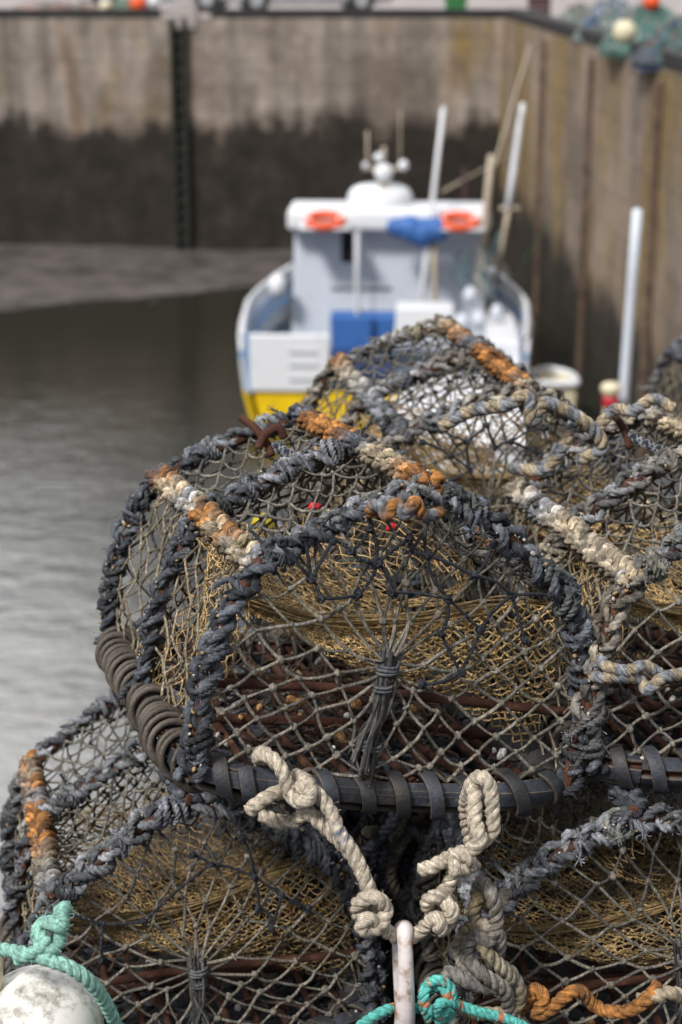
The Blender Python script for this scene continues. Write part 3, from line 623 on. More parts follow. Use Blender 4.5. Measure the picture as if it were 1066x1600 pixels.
# ------------------------------------------------------------------ far quay: cars, bin, crate, gear heaps, houses
def car(loc, rz, paint, label):
    r = tag(empty('parked_car', loc, rz), label, 'car', 'cars parked on the far quay')
    sec = [(-2.05, .35, .78, .74), (-1.95, .24, .92, .80), (-1.2, .22, .98, .84), (-.5, .22, 1.0, .86), (.5, .22, .98, .86), (1.2, .22, .92, .84), (1.85, .24, .80, .80), (2.08, .34, .62, .68)]
    mb = MB(); V = []; 
    for x, zb, zt, hw in sec:
        V += [(x, -hw * .9, zb), (x, -hw, zb + .12), (x, -hw, (zb + zt) / 2 + .05), (x, -hw * .93, zt), (x, 0, zt + .05), (x, hw * .93, zt), (x, hw, (zb + zt) / 2 + .05), (x, hw, zb + .12), (x, hw * .9, zb)]
    F = []
    for i in range(len(sec) - 1):
        for j in range(9):
            k = (j + 1) % 9; F.append((i * 9 + j, i * 9 + k, i * 9 + 9 + k, i * 9 + 9 + j))
    mb.add(V, F); e = (len(sec) - 1) * 9
    for b0, sgn in ((0, 1), (e, -1)):
        for j in range(1, 8): mb.F3.append(np.array([[b0, b0 + j, b0 + j + 1][::sgn]]))
    mb.build('body', paint, r)
    mb = MB(); lo = [(-1.5, .80), (-1.5, -.80), (1.0, -.80), (1.0, .80)]; hi = [(-1.15, .6), (-1.15, -.6), (.35, -.6), (.35, .6)]
    mb.add([(x, y, .93) for x, y in lo] + [(x, y, 1.42) for x, y in hi], [(0, 1, 5, 4), (1, 2, 6, 5), (2, 3, 7, 6), (3, 0, 4, 7)]); mb.build('windows', M['glass'], r, False)
    mb = MB(); mb.box((-.4, 0, 1.445), (1.55, 1.26, .05)); mb.build('roof', paint, r, False, .02)
    for x in (-1.3, 1.3):
        for s_ in (-1, 1):
            mb = MB(); th = np.linspace(0, 2 * np.pi, 25)
            prof = [(.19, -.1), (.31, -.1), (.33, -.06), (.33, .06), (.31, .1), (.19, .1)]
            V = np.array([[(a_ * math.cos(t), 0 + b_, a_ * math.sin(t)) for a_, b_ in prof] for t in th[:-1]]).reshape(-1, 3); F = []
            for i in range(24):
                for j in range(6): F.append((i * 6 + j, i * 6 + (j + 1) % 6, (i + 1) % 24 * 6 + (j + 1) % 6, (i + 1) % 24 * 6 + j))
            mb.add(V, F); wh = empty('wheel', (x, s_ * .80, .33)); wh.parent = r; mb.build('tyre', M['tyre'], wh)
            mb = MB(); mb.box((0, 0, 0), (.26, .14, .26)); mb.box((0, s_ * .03, 0), (.36, .08, .1)); mb.box((0, s_ * .03, 0), (.1, .08, .36)); mb.build('rim', M['silver'], wh, False, .02)
    for s_ in (-1, 1):
        mb = MB(); mb.box((2.0, s_ * .55, .6), (.14, .3, .13)); mb.build('headlight', M['silver'], r, False, .02)
        mb = MB(); mb.box((-2.03, s_ * .6, .75), (.08, .22, .16)); mb.build('tail_light', M['red'], r, False, .02)
    mb = MB(); mb.box((2.06, 0, .33), (.08, 1.3, .12)); mb.build('bumper', M['slate'], r, False, .02)
    return r
car((-.9, 46.6, GZ), R(8), M['silver'], 'silver car on the far quay, the right one of the two')['label'] = 'white car parked on the far quay beside the green bin'
c2 = at(350, 8, 45.5); car((c2[0] - 1.7, 47.6, GZ), R(-6), M['silver'], 'silver car on the far quay above the pale mooring block')
pb = at(712, 20, 43.6)
root = tag(empty('wheelie_bin', (pb[0], pb[1], GZ)), 'green wheelie bin standing on the far quay edge beside the white car', 'bin')
mb = MB(); mb.box((0, 0, .5), (.46, .5, .9), taper=1.2); mb.build('body', M['green'], root, False, .02)
mb = MB(); mb.box((0, 0, .99), (.6, .66, .07)); mb.build('lid', M['green'], root, False, .02)
for s_ in (-.2, .2):
    mb = MB(); mb.tube((s_ - .03, .26, .1), (s_ + .03, .26, .1), .1, 14); mb.build('wheel', M['tyre'], root)
pc = at(842, 22, 42.9); mb = MB()
for z in (0, .24, .48): mb.box((pc[0], pc[1], GZ + .12 + z), (.5, .4, .215)); mb.box((pc[0], pc[1], GZ + .215 + z), (.54, .44, .03))
tag(mb.build('crate', M['maroon'], smooth=False, bevel=.01), 'dark maroon stack of crates at the corner of the far quay', 'crate')
def heap(px, py, Y, sx, sy, sz, colors, seed, label, z0=GZ):
    """a heap of bunched netting: many tangled strands over a mound"""
    rng = np.random.default_rng(seed); p = at(px, py, Y); mb = MB()
    for k in range(340):
        a = rng.uniform(0, 6.28, 7); rr = rng.uniform(0, 1, 7) ** .5; zz = (1 - rr ** 2) * rng.uniform(.5, 1, 7)
        a = a[0] + np.cumsum(rng.normal(0, .5, 7)); P = np.stack([sx * rr * np.cos(a), sy * rr * np.sin(a), .05 + sz * zz], 1)
        mb.sweep(catmull(P, .08), rng.uniform(.006, .02), 5, C=np.array(colors[rng.integers(len(colors))]) * rng.uniform(.6, 1.2))
    xs = np.linspace(0, 1, 9); ang = np.arange(16) * 2 * np.pi / 16; A, B_ = np.meshgrid(xs, ang, indexing='ij')
    V = np.stack([sx * A * np.cos(B_), sy * A * np.sin(B_), sz * .75 * (1 - A ** 2) + rng.normal(0, .03, A.shape)], -1); i = np.arange(8)[:, None] * 16; j = np.arange(16)[None]; k = (j + 1) % 16
    mb.add(V, np.stack([i + j, i + 16 + j, i + 16 + k, i + k], -1).reshape(-1, 4), None, np.array(colors[0]) * .5)
    o = mb.build('net_heap', M['attr']); o.location = (p[0] + .04, p[1], z0); o.scale = (1, 1, .95); tag(o, label, 'fishing net', 'heaps of fishing net on the quays'); return p
teal = (.07, .18, .16); gr = (.15, .15, .14); wt = (.34, .34, .32); nv = (.03, .05, .12); brn = (.16, .11, .08)
heap(905, 20, 35.5, .55, .9, .55, [gr, wt, teal, brn], 21, 'grey and teal heap of net farthest along the right quay')
heap(952, 30, 32.0, .65, .9, .75, [nv, (.12, .17, .27), teal, wt], 22, 'navy and teal heap of net on the right quay behind the cream float')
heap(1010, 60, 28.0, .75, 1.1, .8, [teal, wt, teal, gr], 23, 'pale teal heap of net on the right quay below the orange float')
heap(1075, 70, 25.5, .8, 1.1, .7, [nv, teal, gr, brn], 24, 'dark teal heap of net nearest on the right quay')
heap(90, 10, 43.6, 1.6, .5, .35, [brn, (.4, .2, .18), wt, gr], 25, 'low reddish heap of net at the left end of the far quay')
heap(195, 8, 43.6, .8, .5, .4, [teal, brn, gr, (.2, .3, .12)], 26, 'greenish heap of net on the far quay left of the pale block')
def float_ball(px, py, Y, r, m, label):
    p = at(px, py, Y); ro = tag(empty('net_float', p), label, 'float', 'floats among the heaped nets')
    mb = MB(); t = np.linspace(0, np.pi, 14); mb.lathe([(r * math.sin(a), -r * math.cos(a)) for a in t], n=20); mb.build('ball', m, ro)
    mb = MB(); mb.sweep(catmull([(0.03, 0, r * .9), (.04, 0, r * 1.25), (-.04, 0, r * 1.25), (-.03, 0, r * .9)], .02), .016, 6); mb.build('eyelet', M['slate'], ro)
float_ball(976, 50, 26.3, .17, M['cream'], 'cream float lying against the nets on the right quay edge')
float_ball(1018, 3, 27.6, .13, M['orange'], 'orange float on top of the nets on the right quay')
float_ball(216, 7, 43.2, .2, M['orange'], 'orange float on the far quay left of the pale block')
float_ball(165, 10, 43.2, .14, M['cream'], 'small cream float on the far quay left of the orange one')
float_ball(241, 3, 43.2, .14, M['white'], 'small white float between the orange float and the pale block')
# unseen houses added above the frame so the water mirrors something dark
def house(x, y, wd, dp, he, label, mt):
    r = tag(empty('unseen_house', (x, y, GZ)), label, 'house', 'unseen houses added behind the far quay')
    mb = MB(); mb.box((0, 0, he / 2), (wd, dp, he)); mb.build('wall', mt, r, False)
    mb = MB(); z = he + .01; rr = 2.6
    mb.add([(-wd / 2 - .2, -dp / 2 - .3, z), (wd / 2 + .2, -dp / 2 - .3, z), (wd / 2 + .2, 0, z + rr), (-wd / 2 - .2, 0, z + rr), (-wd / 2 - .2, dp / 2 + .3, z), (wd / 2 + .2, dp / 2 + .3, z)], [(0, 1, 2, 3), (3, 2, 5, 4), (0, 4, 5, 1)], [(0, 3, 4), (1, 5, 2)]); rf = mb.build('roof', M['slate'], r, False)
    mb = MB(); mb.box((wd / 2 - .5, 0, z + rr + .2), (.6, .9, 1.6)); mb.box((wd / 2 - .5, 0, z + rr + 1.06), (.7, 1.0, .1)); mb.build('chimney', mt, rf, False)
    nwin = max(2, int(wd / 2.6))
    for k in range(nwin):
        xx = -wd / 2 + wd * (k + .5) / nwin
        for zz in (1.6, 4.3):
            if zz > he - 1: continue
            dr = zz < 2 and k == nwin // 2
            mb = MB(); mb.box((xx, -dp / 2 - .02, zz - (.4 if dr else 0)), (1.0, .08, 2.3 if dr else 1.4)); f = mb.build('door' if dr else 'window', M['navy'] if dr else M['white'], r, False)
            if not dr: mb = MB(); mb.box((xx, -dp / 2 - .07, zz), (.84, .03, 1.24)); mb.build('pane', M['glass'], f, False)
for k, (x, wd, he, lb) in enumerate([(-34, 9, 6, 'unseen low grey stone house added farthest left behind the far quay'), (-23.5, 10, 7.5, 'unseen tall pale rendered house added second from left behind the far quay'), (-12.5, 9, 6.2, 'unseen grey stone house added behind the left of the far quay'), (-3, 9, 7.4, 'unseen tall pale house added behind the silver car'), (7, 10, 6.4, 'unseen grey stone house added behind the green bin'), (18, 9, 7, 'unseen pale house added at the right behind the net heaps')]):
    house(x, 74 + (k % 2), wd, 8, he, lb, [M['render'], M['pale']][k % 2])

# ------------------------------------------------------------------ fishing boat, stern towards us
boat = tag(empty('fishing_boat', (.64, 26.4, WZ), R(-2.5)), 'white and yellow fishing boat with a blue striped hull moored stern towards the creels', 'boat')
def hull_mat():
    m, nt, b = mat('hull_paint', .35, 0, .5)
    t = N(nt, 'ShaderNodeTexCoord'); sp = N(nt, 'ShaderNodeSeparateXYZ'); nt.links.new(t.outputs['Object'], sp.inputs[0]); z = sp.outputs[2]
    n = noise(nt, 3, 5); f = math_(nt, 'MULTIPLY', math_(nt, 'ADD', z, 1.0), .33)
    r = N(nt, 'ShaderNodeValToRGB'); r.color_ramp.interpolation = 'CONSTANT'; e = r.color_ramp.elements
    st = [(0, (.75, .50, .01)), ((.58 + 1) * .33, (.60, .62, .66)), ((1.08 + 1) * .33, (.22, .36, .56)), ((1.20 + 1) * .33, (.60, .62, .66))]
    while len(e) < 4: e.new(.5)
    for i, (p, c) in enumerate(st): e[i].position = p; e[i].color = (*c, 1)
    nt.links.new(f, r.inputs[0]); nt.links.new(mix(nt, 1, r.outputs[0], ramp(nt, n, (.3, .8), (.6, 1.08)), 'MULTIPLY'), b.inputs['Base Color']); return m
M['hull'] = hull_mat()
st = [(0, 2.12, 1.42, 0), (1.2, 2.22, 1.40, 0), (3, 2.28, 1.42, 0), (5, 1.98, 1.44, 0), (7, 1.45, 1.5, 0), (8.6, .9, 1.7, .1), (9.6, .45, 1.95, .3), (10.1, .06, 2.05, .6)]
ybs = np.linspace(0, 10.1, 36); hb = np.interp(ybs, [s_[0] for s_ in st], [s_[1] for s_ in st]); zg = np.interp(ybs, [s_[0] for s_ in st], [s_[2] for s_ in st]); zk = -.7 + np.interp(ybs, [s_[0] for s_ in st], [s_[3] for s_ in st])
V = []; prof = [(-1, 1), (-.99, .8), (-.97, .6), (-.93, .42), (-.80, .22), (-.45, .08), (0, 0), (.45, .08), (.80, .22), (.93, .42), (.97, .6), (.99, .8), (1, 1)]
for y, b_, g, k_ in zip(ybs, hb, zg, zk): V += [(u * b_, y, k_ + (g - k_) * v) for u, v in prof]
i = np.arange(35)[:, None] * 13; j = np.arange(12)[None]
mb = MB(); mb.add(V, np.stack([i + j, i + 13 + j, i + 14 + j, i + 1 + j], -1).reshape(-1, 4)); hull = mb.build('hull', M['hull'], boat)
so = hull.modifiers.new('shell', 'SOLIDIFY'); so.thickness = .07; so.offset = 1
# lower transom across, raised panel on the port side only: the stern is open to starboard
mb = MB(); mb.add([(-1.99, -.01, .58), (-1.80, -.01, -.1), (-.9, -.01, -.62), (.9, -.01, -.62), (1.80, -.01, -.1), (1.99, -.01, .58)], [(0, 1, 2, 3), (0, 3, 4, 5)]); mb.build('lower_transom', M['yellow'], boat, False)
mb = MB(); mb.box((-1.42, -.02, 1.02), (1.22, .09, .88)); tp = mb.build('transom_panel', M['white'], boat, False, .03)
for z in (.78, 1.0, 1.2):
    mb = MB(); mb.box((-1.2, -.075, z), (.44, .02, .035)); mb.build('step', M['silver'], tp, False)
mb = MB(); mb.box((-2.02, .0, 1.0), (.10, .12, .9)); mb.build('corner_post', M['pale_blue'], boat, False, .02)
mb = MB(); mb.box((1.2, -.02, .72), (1.9, .08, .3)); mb.build('transom_sill', M['white'], boat, False, .03)
mb = MB(); mb.add([(-2.05, .05, .62), (2.05, .05, .62), (2.2, 3, .62), (2.1, 5, .62), (-2.1, 5, .62), (-2.2, 3, .62)], [(0, 1, 2, 5), (5, 2, 3, 4)]); mb.build('deck', M['deck'], boat, False)
for sg, nm in ((-1, 'port'), (1, 'starboard')):
    mb = MB(); P = np.stack([hb * sg * 1.0, ybs, zg + .04], 1); mb.sweep(catmull(P[::3], .15), .04, 10); mb.build('gunwale', M['white'], boat)
    mb = MB(); P = np.stack([sg * (hb[:20] - .12), ybs[:20] + .1, zg[:20] - .42], 1); mb.sweep(catmull(P[::3], .15), .05, 8); mb.build('stringer', M['pale_blue' if sg < 0 else 'white'], boat)
mb = MB(); mb.box((1.82, 1.8, .93), (.5, 2.4, .6)); mb.build('side_locker', M['white'], boat, False, .03)
mb = MB(); mb.box((1.75, .7, .95), (.55, .12, .16)); mb.build('locker_rail', M['pale_blue'], boat, False, .02)
# foredeck
mb = MB(); kx = ybs > 5.2; L_ = [(-b_ * .97, y, g - .03) for y, b_, g in zip(ybs[kx], hb[kx], zg[kx])]; R_ = [(b_ * .97, y, g - .03) for y, b_, g in zip(ybs[kx], hb[kx], zg[kx])]; n_ = len(L_)
mb.add(L_ + R_, [(i_, n_ + i_, n_ + i_ + 1, i_ + 1) for i_ in range(n_ - 1)]); mb.build('foredeck', M['white'], boat)
# wheelhouse
wx, wy = .02, 2.9
mb = MB(); mb.add([(wx - 1.62, wy, .6), (wx + 1.62, wy, .6), (wx + 1.55, wy, 2.66), (wx - 1.55, wy, 2.66), (wx - 1.62, wy + 2.6, .6), (wx + 1.62, wy + 2.6, .6), (wx + 1.5, wy + 2.3, 2.66), (wx - 1.5, wy + 2.3, 2.66)],
    [(0, 1, 2, 3), (1, 5, 6, 2), (5, 4, 7, 6), (4, 0, 3, 7), (3, 2, 6, 7)]); cab = mb.build('wheelhouse', M['cabin'], boat, False, .05)
mb = MB(); mb.box((wx - .66, wy - .01, 2.33), (.26, .05, .56)); wn = mb.build('door_window', M['glass'], cab, False, .02)
mb = MB(); mb.box((wx - .62, wy - .045, 2.18), (.12, .02, .14)); mb.build('notice', M['maroon'], wn, False)
mb = MB(); mb.box((wx - .66, wy - .015, 1.6), (.8, .03, 1.95)); mb.build('door', M['cabin'], cab, False, .012)
for sg in (-1, 1):
    for yy in (.6, 1.5):
        mb = MB(); mb.box((wx + sg * 1.585, wy + yy, 2.2), (.06, .7, .55)); mb.build('side_window', M['glass'], cab, False, .02)
mb = MB(); mb.box((wx, wy + .2, 2.79), (3.30, 1.15, .36)); rf = mb.build('wheelhouse_roof', M['white'], boat, False, .10)
for x in (-1.02, 1.12):
    th = np.linspace(0, 2 * np.pi, 41); mb = MB(); P = np.stack([wx + x + .27 * np.cos(th), wy - .62 + .2 * np.sin(th) + .0 * th, 2.83 + .045 * np.sin(th) * 1.6], 1); mb.sweep(P, .07, 10, cap=False); lb = mb.build('lifebuoy', M['orange'], rf)
    for a in (.2, 3.34):
        t_ = np.linspace(a - .12, a + .12, 5); mb = MB(); mb.sweep(np.stack([wx + x + .27 * np.cos(t_), wy - .62 + .2 * np.sin(t_), 2.83 + .072 * np.sin(t_)], 1), .074, 10); mb.build('reflective_band', M['white'], lb)
for x in (-1.02, 1.12): MB().box((wx + x, wy - .6, 2.73), (.8, .5, .03)).build('lifebuoy_shelf', M['white'], rf, False)
# blue cover rolled at the edge of the roof
mb = MB(); t_ = np.linspace(0, 1, 24); P = np.stack([wx + .02 + t_ * .88, np.full(24, wy - .66), 2.80 - .13 * np.sin(np.pi * t_ * .8) - .02 * np.sin(14 * t_)], 1)
mb.sweep(P, .03 + .19 * np.sin(np.pi * np.clip(.08 + t_ * .72, 0, 1)) ** .7 + .012 * np.sin(23 * t_), 14); cv = mb.build('blue_cover', M['blue'], rf)
# radar dome and mast
mb = MB(); t_ = np.linspace(0, np.pi, 14); mb.lathe([(.54 * abs(math.sin(a)) ** .45, 3.40 - .23 * math.cos(a)) for a in t_], (wx - .16, wy + .5, -.36), n=28); mb.build('radar_dome', M['white'], boat)
ms = empty('mast', (wx - .1, wy + .2, 2.90)); ms.parent = boat
mb = MB(); mb.tube((0, 0, 0), (0, 0, .72), .09, r2=.06); mb.tube((-.34, 0, .66), (.34, 0, .66), .03); mb.tube((0, 0, .7), (0, 0, 1.0), .035); mb.build('post', M['beige'], ms)
for x, z, r_ in ((0, .60, .15), (.32, .72, .085), (-.08, .84, .08), (-.3, .72, .05)):
    mb = MB(); t_ = np.linspace(0, np.pi, 10); mb.lathe([(r_ * math.sin(a), z - r_ * math.cos(a)) for a in t_], (x, -.04, 0), n=16); mb.build('mast_lamp', M['white'], ms)
mb = MB(); mb.tube((-.26, 0, .72), (-.27, 0, 1.25), .022); mb.build('stub_aerial', M['beige'], ms)
mb = MB(); mb.tube((.26, 0, .72), (.26, 0, 1.6), .012); mb.build('whip_aerial', M['beige'], ms)
def bl(px, py, Y):
    """the boat's own coordinates of a point of the photograph at distance Y"""
    p = at(px, py, Y) - np.array([.64, 26.4, WZ]); c, s_ = math.cos(R(2.5)), math.sin(R(2.5)); return np.array([c * p[0] - s_ * p[1], s_ * p[0] + c * p[1], p[2]])
def pole(name, a, b, r, m, r2=None): mb = MB(); mb.tube(a, b, r, r2=r2, n=8); return mb.build(name, m, boat)
pole('dan_pole', bl(655, 500, 28.4), bl(693, 168, 29.0), .05, M['white'], .035)
pole('aerial', bl(795, 325, 31.5), bl(817, 162, 31.5), .07, M['white'], .05)
pole('aerial_bracket', bl(782, 326, 31.5), bl(812, 326, 31.5), .04, M['beige'])
pole('aerial_stand', bl(775, 440, 31.5), bl(795, 326, 31.5), .045, M['beige'])
pole('derrick', bl(748, 460, 28.8), bl(768, 243, 28.8), .075, M['beige'], .055)
pole('stub_aerial', bl(726, 318, 30), bl(726, 264, 30), .025, M['maroon'])
pole('stay', bl(760, 300, 28.8), bl(828, 70, 33), .018, M['beige'], .018)
pole('deck_post', bl(558, 362, 28.2), bl(558, 600, 27.6), .045, M['silver'])
pole('deck_rail', bl(518, 452, 28.4), bl(612, 452, 28.4), .03, M['slate'])
pole('prop_post', bl(678, 380, 28.6), bl(680, 500, 28.6), .05, M['beige'])
pole('mooring_line', bl(690, 300, 29), bl(800, 240, 38), .02, M['beige'])
pole('green_mooring_line', bl(790, 445, 30), bl(895, 300, 25), .010, M['green'])
for px, py, Y, d, m_, nm in ((550, 520, 27.9, (.62, .5, .62), 'blue', 'fish_box'), (598, 512, 28.0, (.55, .5, .45), 'blue', 'fish_box'), (525, 565, 27.4, (.5, .5, .3), 'navy', 'fish_box'), (664, 497, 27.5, (.92, .6, .42), 'white', 'engine_box'), (575, 590, 26.9, (.8, .5, .3), 'navy', 'hatch')):
    c = bl(px, py, Y); o = MB().box(c, d, taper=1.08 if nm == 'fish_box' else .96).build(nm, M[m_], boat, False, .03)
# white fender and rope coils along the rails
mb = MB(); t_ = np.linspace(0, np.pi, 12); c = bl(434, 446, 29.0); mb.lathe([(.15 * math.sin(a), -.2 * math.cos(a)) for a in t_], c, n=18); mb.build('fender', M['white'], boat)
rg = np.random.default_rng(5); mb = MB()
for k in range(12):
    c = bl(rg.uniform(722, 772), rg.uniform(375, 475), 28.7); P = catmull([c + rg.normal(0, .12, 3) * (1, .5, 1.8) for _ in range(5)], .05); mb.sweep(P, .014, 5, C=np.array([(.12, .22, .24), (.45, .45, .42), (.10, .14, .17)][k % 3]))
mb.build('rope_coils', M['attr'], boat)
for px, py, Y, r_, m_ in ((735, 462, 28.7, .12, 'white'), (758, 450, 29.2, .13, 'cabin'), (748, 500, 28.3, .12, 'white'), (776, 488, 28.4, .10, 'cabin'), (722, 505, 28.3, .13, 'cabin')):
    mb = MB(); t_ = np.linspace(0, np.pi, 10); mb.lathe([(r_ * math.sin(a), -r_ * 1.3 * math.cos(a)) for a in t_], bl(px, py, Y), n=16); mb.build('rail_fender', M['cabin'], boat)
# tender
def small_boat(px, Y, ln, hb0, fb, mh, mg, label, rz=0, name='dinghy'):
    pd = at(px, 620, Y); tn = tag(empty(name, (pd[0], Y, WZ), rz), label, 'dinghy')
    ys_ = [ln * t for t in (0, .25, .5, .75, .9, 1)]; hb_ = [hb0 * t for t in (.92, 1, .98, .75, .42, .05)]; V = []
    for y, b_ in zip(ys_, hb_): V += [(u * b_, y, -.15 + v * (fb + .15)) for u, v in [(-1, 1), (-.95, .6), (-.84, .25), (-.5, .05), (0, 0), (.5, .05), (.84, .25), (.95, .6), (1, 1)]]
    mb = MB(); mb.add(V, [(a * 9 + b, a * 9 + 9 + b, a * 9 + 10 + b, a * 9 + 1 + b) for a in range(5) for b in range(8)]); mb.F4.append(np.array([[0, 1, 7, 8], [1, 2, 6, 7], [2, 3, 5, 6]])); mb.F3.append(np.array([[3, 4, 5]]))
    mb.build('hull', mh, tn, False)
    mb = MB(); n = len(ys_); mb.add([(-b_ * .98, y, fb - .05 + .03 * (i % 2)) for i, (y, b_) in enumerate(zip(ys_, hb_))] + [(b_ * .98, y, fb - .05 + .03 * (i % 2)) for i, (y, b_) in enumerate(zip(ys_, hb_))], [(i, n + i, n + i + 1, i + 1) for i in range(n - 1)]); mb.build('cover', mh, tn)
    P = [(-b_, y, fb) for y, b_ in zip(ys_, hb_)]; Q_ = [(b_, y, fb) for y, b_ in zip(ys_, hb_)]; mb = MB(); mb.sweep(catmull([(-hb_[0], .0, fb), (-hb_[0] * .5, -.02, fb), (hb_[0] * .5, -.02, fb), (hb_[0], 0, fb)] + Q_[1:] + P[::-1][:-1] + [(-hb_[0], .02, fb)], .05), .055, 8); mb.build('gunwale', mg, tn)
small_boat(866, 26.6, 1.0, .36, .66, M['cream'], M['white'], 'small cream white dinghy afloat between the fishing boat and the right wall')
small_boat(722, 22.6, 2.9, 1.12, .82, M['white'], M['white'], 'white skiff under the fishing boat stern, glimpsed through the topmost creel', name='skiff')

# ------------------------------------------------------------------ the creels
D, G_, Bg, O_ = DARK, GREY, BEIGE, ORANGE
Q = {'main': (.053, 2.011, .411, .292, -.097, .177, .486, .604, .367, .829, .69),
     'right': (.563, 2.113, .393, .15, -.104, .026, .486, .602, .358, .84, .67),
     'back': (.253, 2.944, .323, .182, -.015, .163, .486, .604, .359, .814, .708),
     'lowl': (-.185, 2.16, -.071, .22, -.137, -.042, .473, .605, .357, .799, .713),
     'lowr': (.405, 2.03, -.01, .08, -.03, -.10, .484, .604, .364, .82, .69)}
BG = np.array([.36, .31, .24])
rails_main = [[(0, G_), (.06, Bg), (.12, Bg), (.17, BG), (.24, O_), (.32, Bg), (.42, O_ * 1.1), (.47, O_), (.54, BG), (.62, G_ * 1.5), (.72, Bg * 1.1), (.82, Bg), (.9, O_), (1, D)],
              [(0, O_ * 1.1), (.14, O_), (.2, BG), (.36, Bg), (.44, D * 1.2), (.54, D), (.6, O_ * 1.2), (.86, O_ * 1.3), (.92, D), (1, D)],
              [(0, D * 1.3), (.3, D), (.5, O_ * .7), (.6, Bg), (1, D)]]
rails_right = [[(0, Bg), (.3, BG), (.5, Bg * 1.1), (.7, G_ * 1.4), (1, Bg)], [(0, BG), (.4, Bg), (.8, Bg), (1, G_)], [(0, D), (1, BG)]]
rails_back = [[(0, D), (.4, G_), (.8, BG), (1, O_ * .8)], [(0, BG), (.1, O_ * 1.2), (.46, O_), (.52, D * 1.3), (.62, G_), (.75, O_), (.92, Bg), (1, D)], [(0, D), (.5, D * 1.2), (1, D)]]
rails_ll = [[(0, G_ * .8), (.2, BG * .8), (.34, O_ * .9), (.44, O_), (.56, O_), (.62, G_), (.75, O_ * .8), (.85, BG), (1, O_)], [(0, D), (1, D)], [(0, D), (1, D)]]
rails_lr = [[(0, G_), (.5, D), (1, D)], [(0, D), (1, D)], [(0, D), (1, D)]]
bgry = stops([(0, D * 1.2), (.2, BG * .8), (.35, G_), (.5, BG), (.62, D * 1.4), (.8, G_), (1, D)])
c_main = creel(Q['main'], 'weathered creel in the middle of the stack with two pale ropes tied to its base', rails_main, 11, gather=(-.022, .150))
c_right = creel(Q['right'], 'upper creel cut off by the right edge, beige rope along its near shoulder', rails_right, 12, hoopc=bgry, gather=(.02, .15))
c_back = creel(Q['back'], 'topmost creel at the back of the stack, orange rope rail in front of the boat', rails_back, 13, hoopc=bgry)
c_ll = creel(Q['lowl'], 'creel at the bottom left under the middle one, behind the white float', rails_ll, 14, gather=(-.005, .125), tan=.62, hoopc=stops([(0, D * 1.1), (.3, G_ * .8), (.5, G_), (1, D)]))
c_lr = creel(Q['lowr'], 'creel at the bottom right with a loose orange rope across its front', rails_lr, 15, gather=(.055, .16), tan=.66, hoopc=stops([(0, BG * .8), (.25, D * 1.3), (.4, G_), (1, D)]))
# more of the stack behind, hidden but for glimpses through the nets: copies share their meshes
def dup(root, q, label):
    r = root.copy(); COL.objects.link(r); r.location = q[:3]; r.rotation_euler = (q[4], q[5], q[3]); r['label'] = label
    for ch in root.children:
        c = ch.copy(); COL.objects.link(c); c.parent = r
        for g in ch.children: d = g.copy(); COL.objects.link(d); d.parent = c
    return r
dup(c_lr, (1.27, 4.35, .06, .3, 0, .05), 'blurred brown grey creel standing behind the right one at the photo edge')
dup(c_right, (.60, 2.86, .02, .1, 0, 0), 'creel low down behind the right one, glimpsed through its netting')
dup(c_lr, (.05, 2.90, -.05, .1, 0, 0), 'creel on the ground under the topmost one, glimpsed through the middle creel')

def tangle(loc, size, n_, r, cols, seed, label, name='rope_tangle'):
    rg = np.random.default_rng(seed); mb = MB()
    for k in range(n_):
        x, y = rg.uniform(-.5, .5, 2) * size[:2]; z = np.array([1, .8, .5, .25, .05]) * size[2] * rg.uniform(.7, 1)
        P = catmull(np.stack([x + rg.normal(0, size[0] * .18, 5), y + rg.normal(0, size[1] * .18, 5), z], 1), .004)
        mb.sweep(P, r * rg.uniform(.7, 1.2), 12, rope=True, pitch=r * 4.4, C=np.array(cols[k % len(cols)]) * rg.uniform(.6, 1.3))
    o = mb.build(name, M['rope']); o.location = loc; tag(o, label, 'rope')
tangle((.075, 2.42, -.16), (.20, .16, .50), 34, .0085, [DARK, DARK * .6, BG * .5, DARK * 1.3], 81, 'dark tangle of old rope standing in the gap between the two bottom creels')
tangle((.075, 2.62, -.16), (.34, .2, .42), 40, .009, [DARK, BG * .4, TAN * .4], 82, 'brown black tangle of rope deeper in the gap between the bottom creels')
# ------------------------------------------------------------------ rigging tied to the creels
def child_rope(root, q, name, world_ctrl, r, C, seed, m='rope', local=False, **k):
    rng = np.random.default_rng(seed); mb = MB(); pts = [p if local else to_local(q, p) for p in world_ctrl]
    rope(mb, pts, r, rng, C, **k); return mb.build(name, M[m], root)
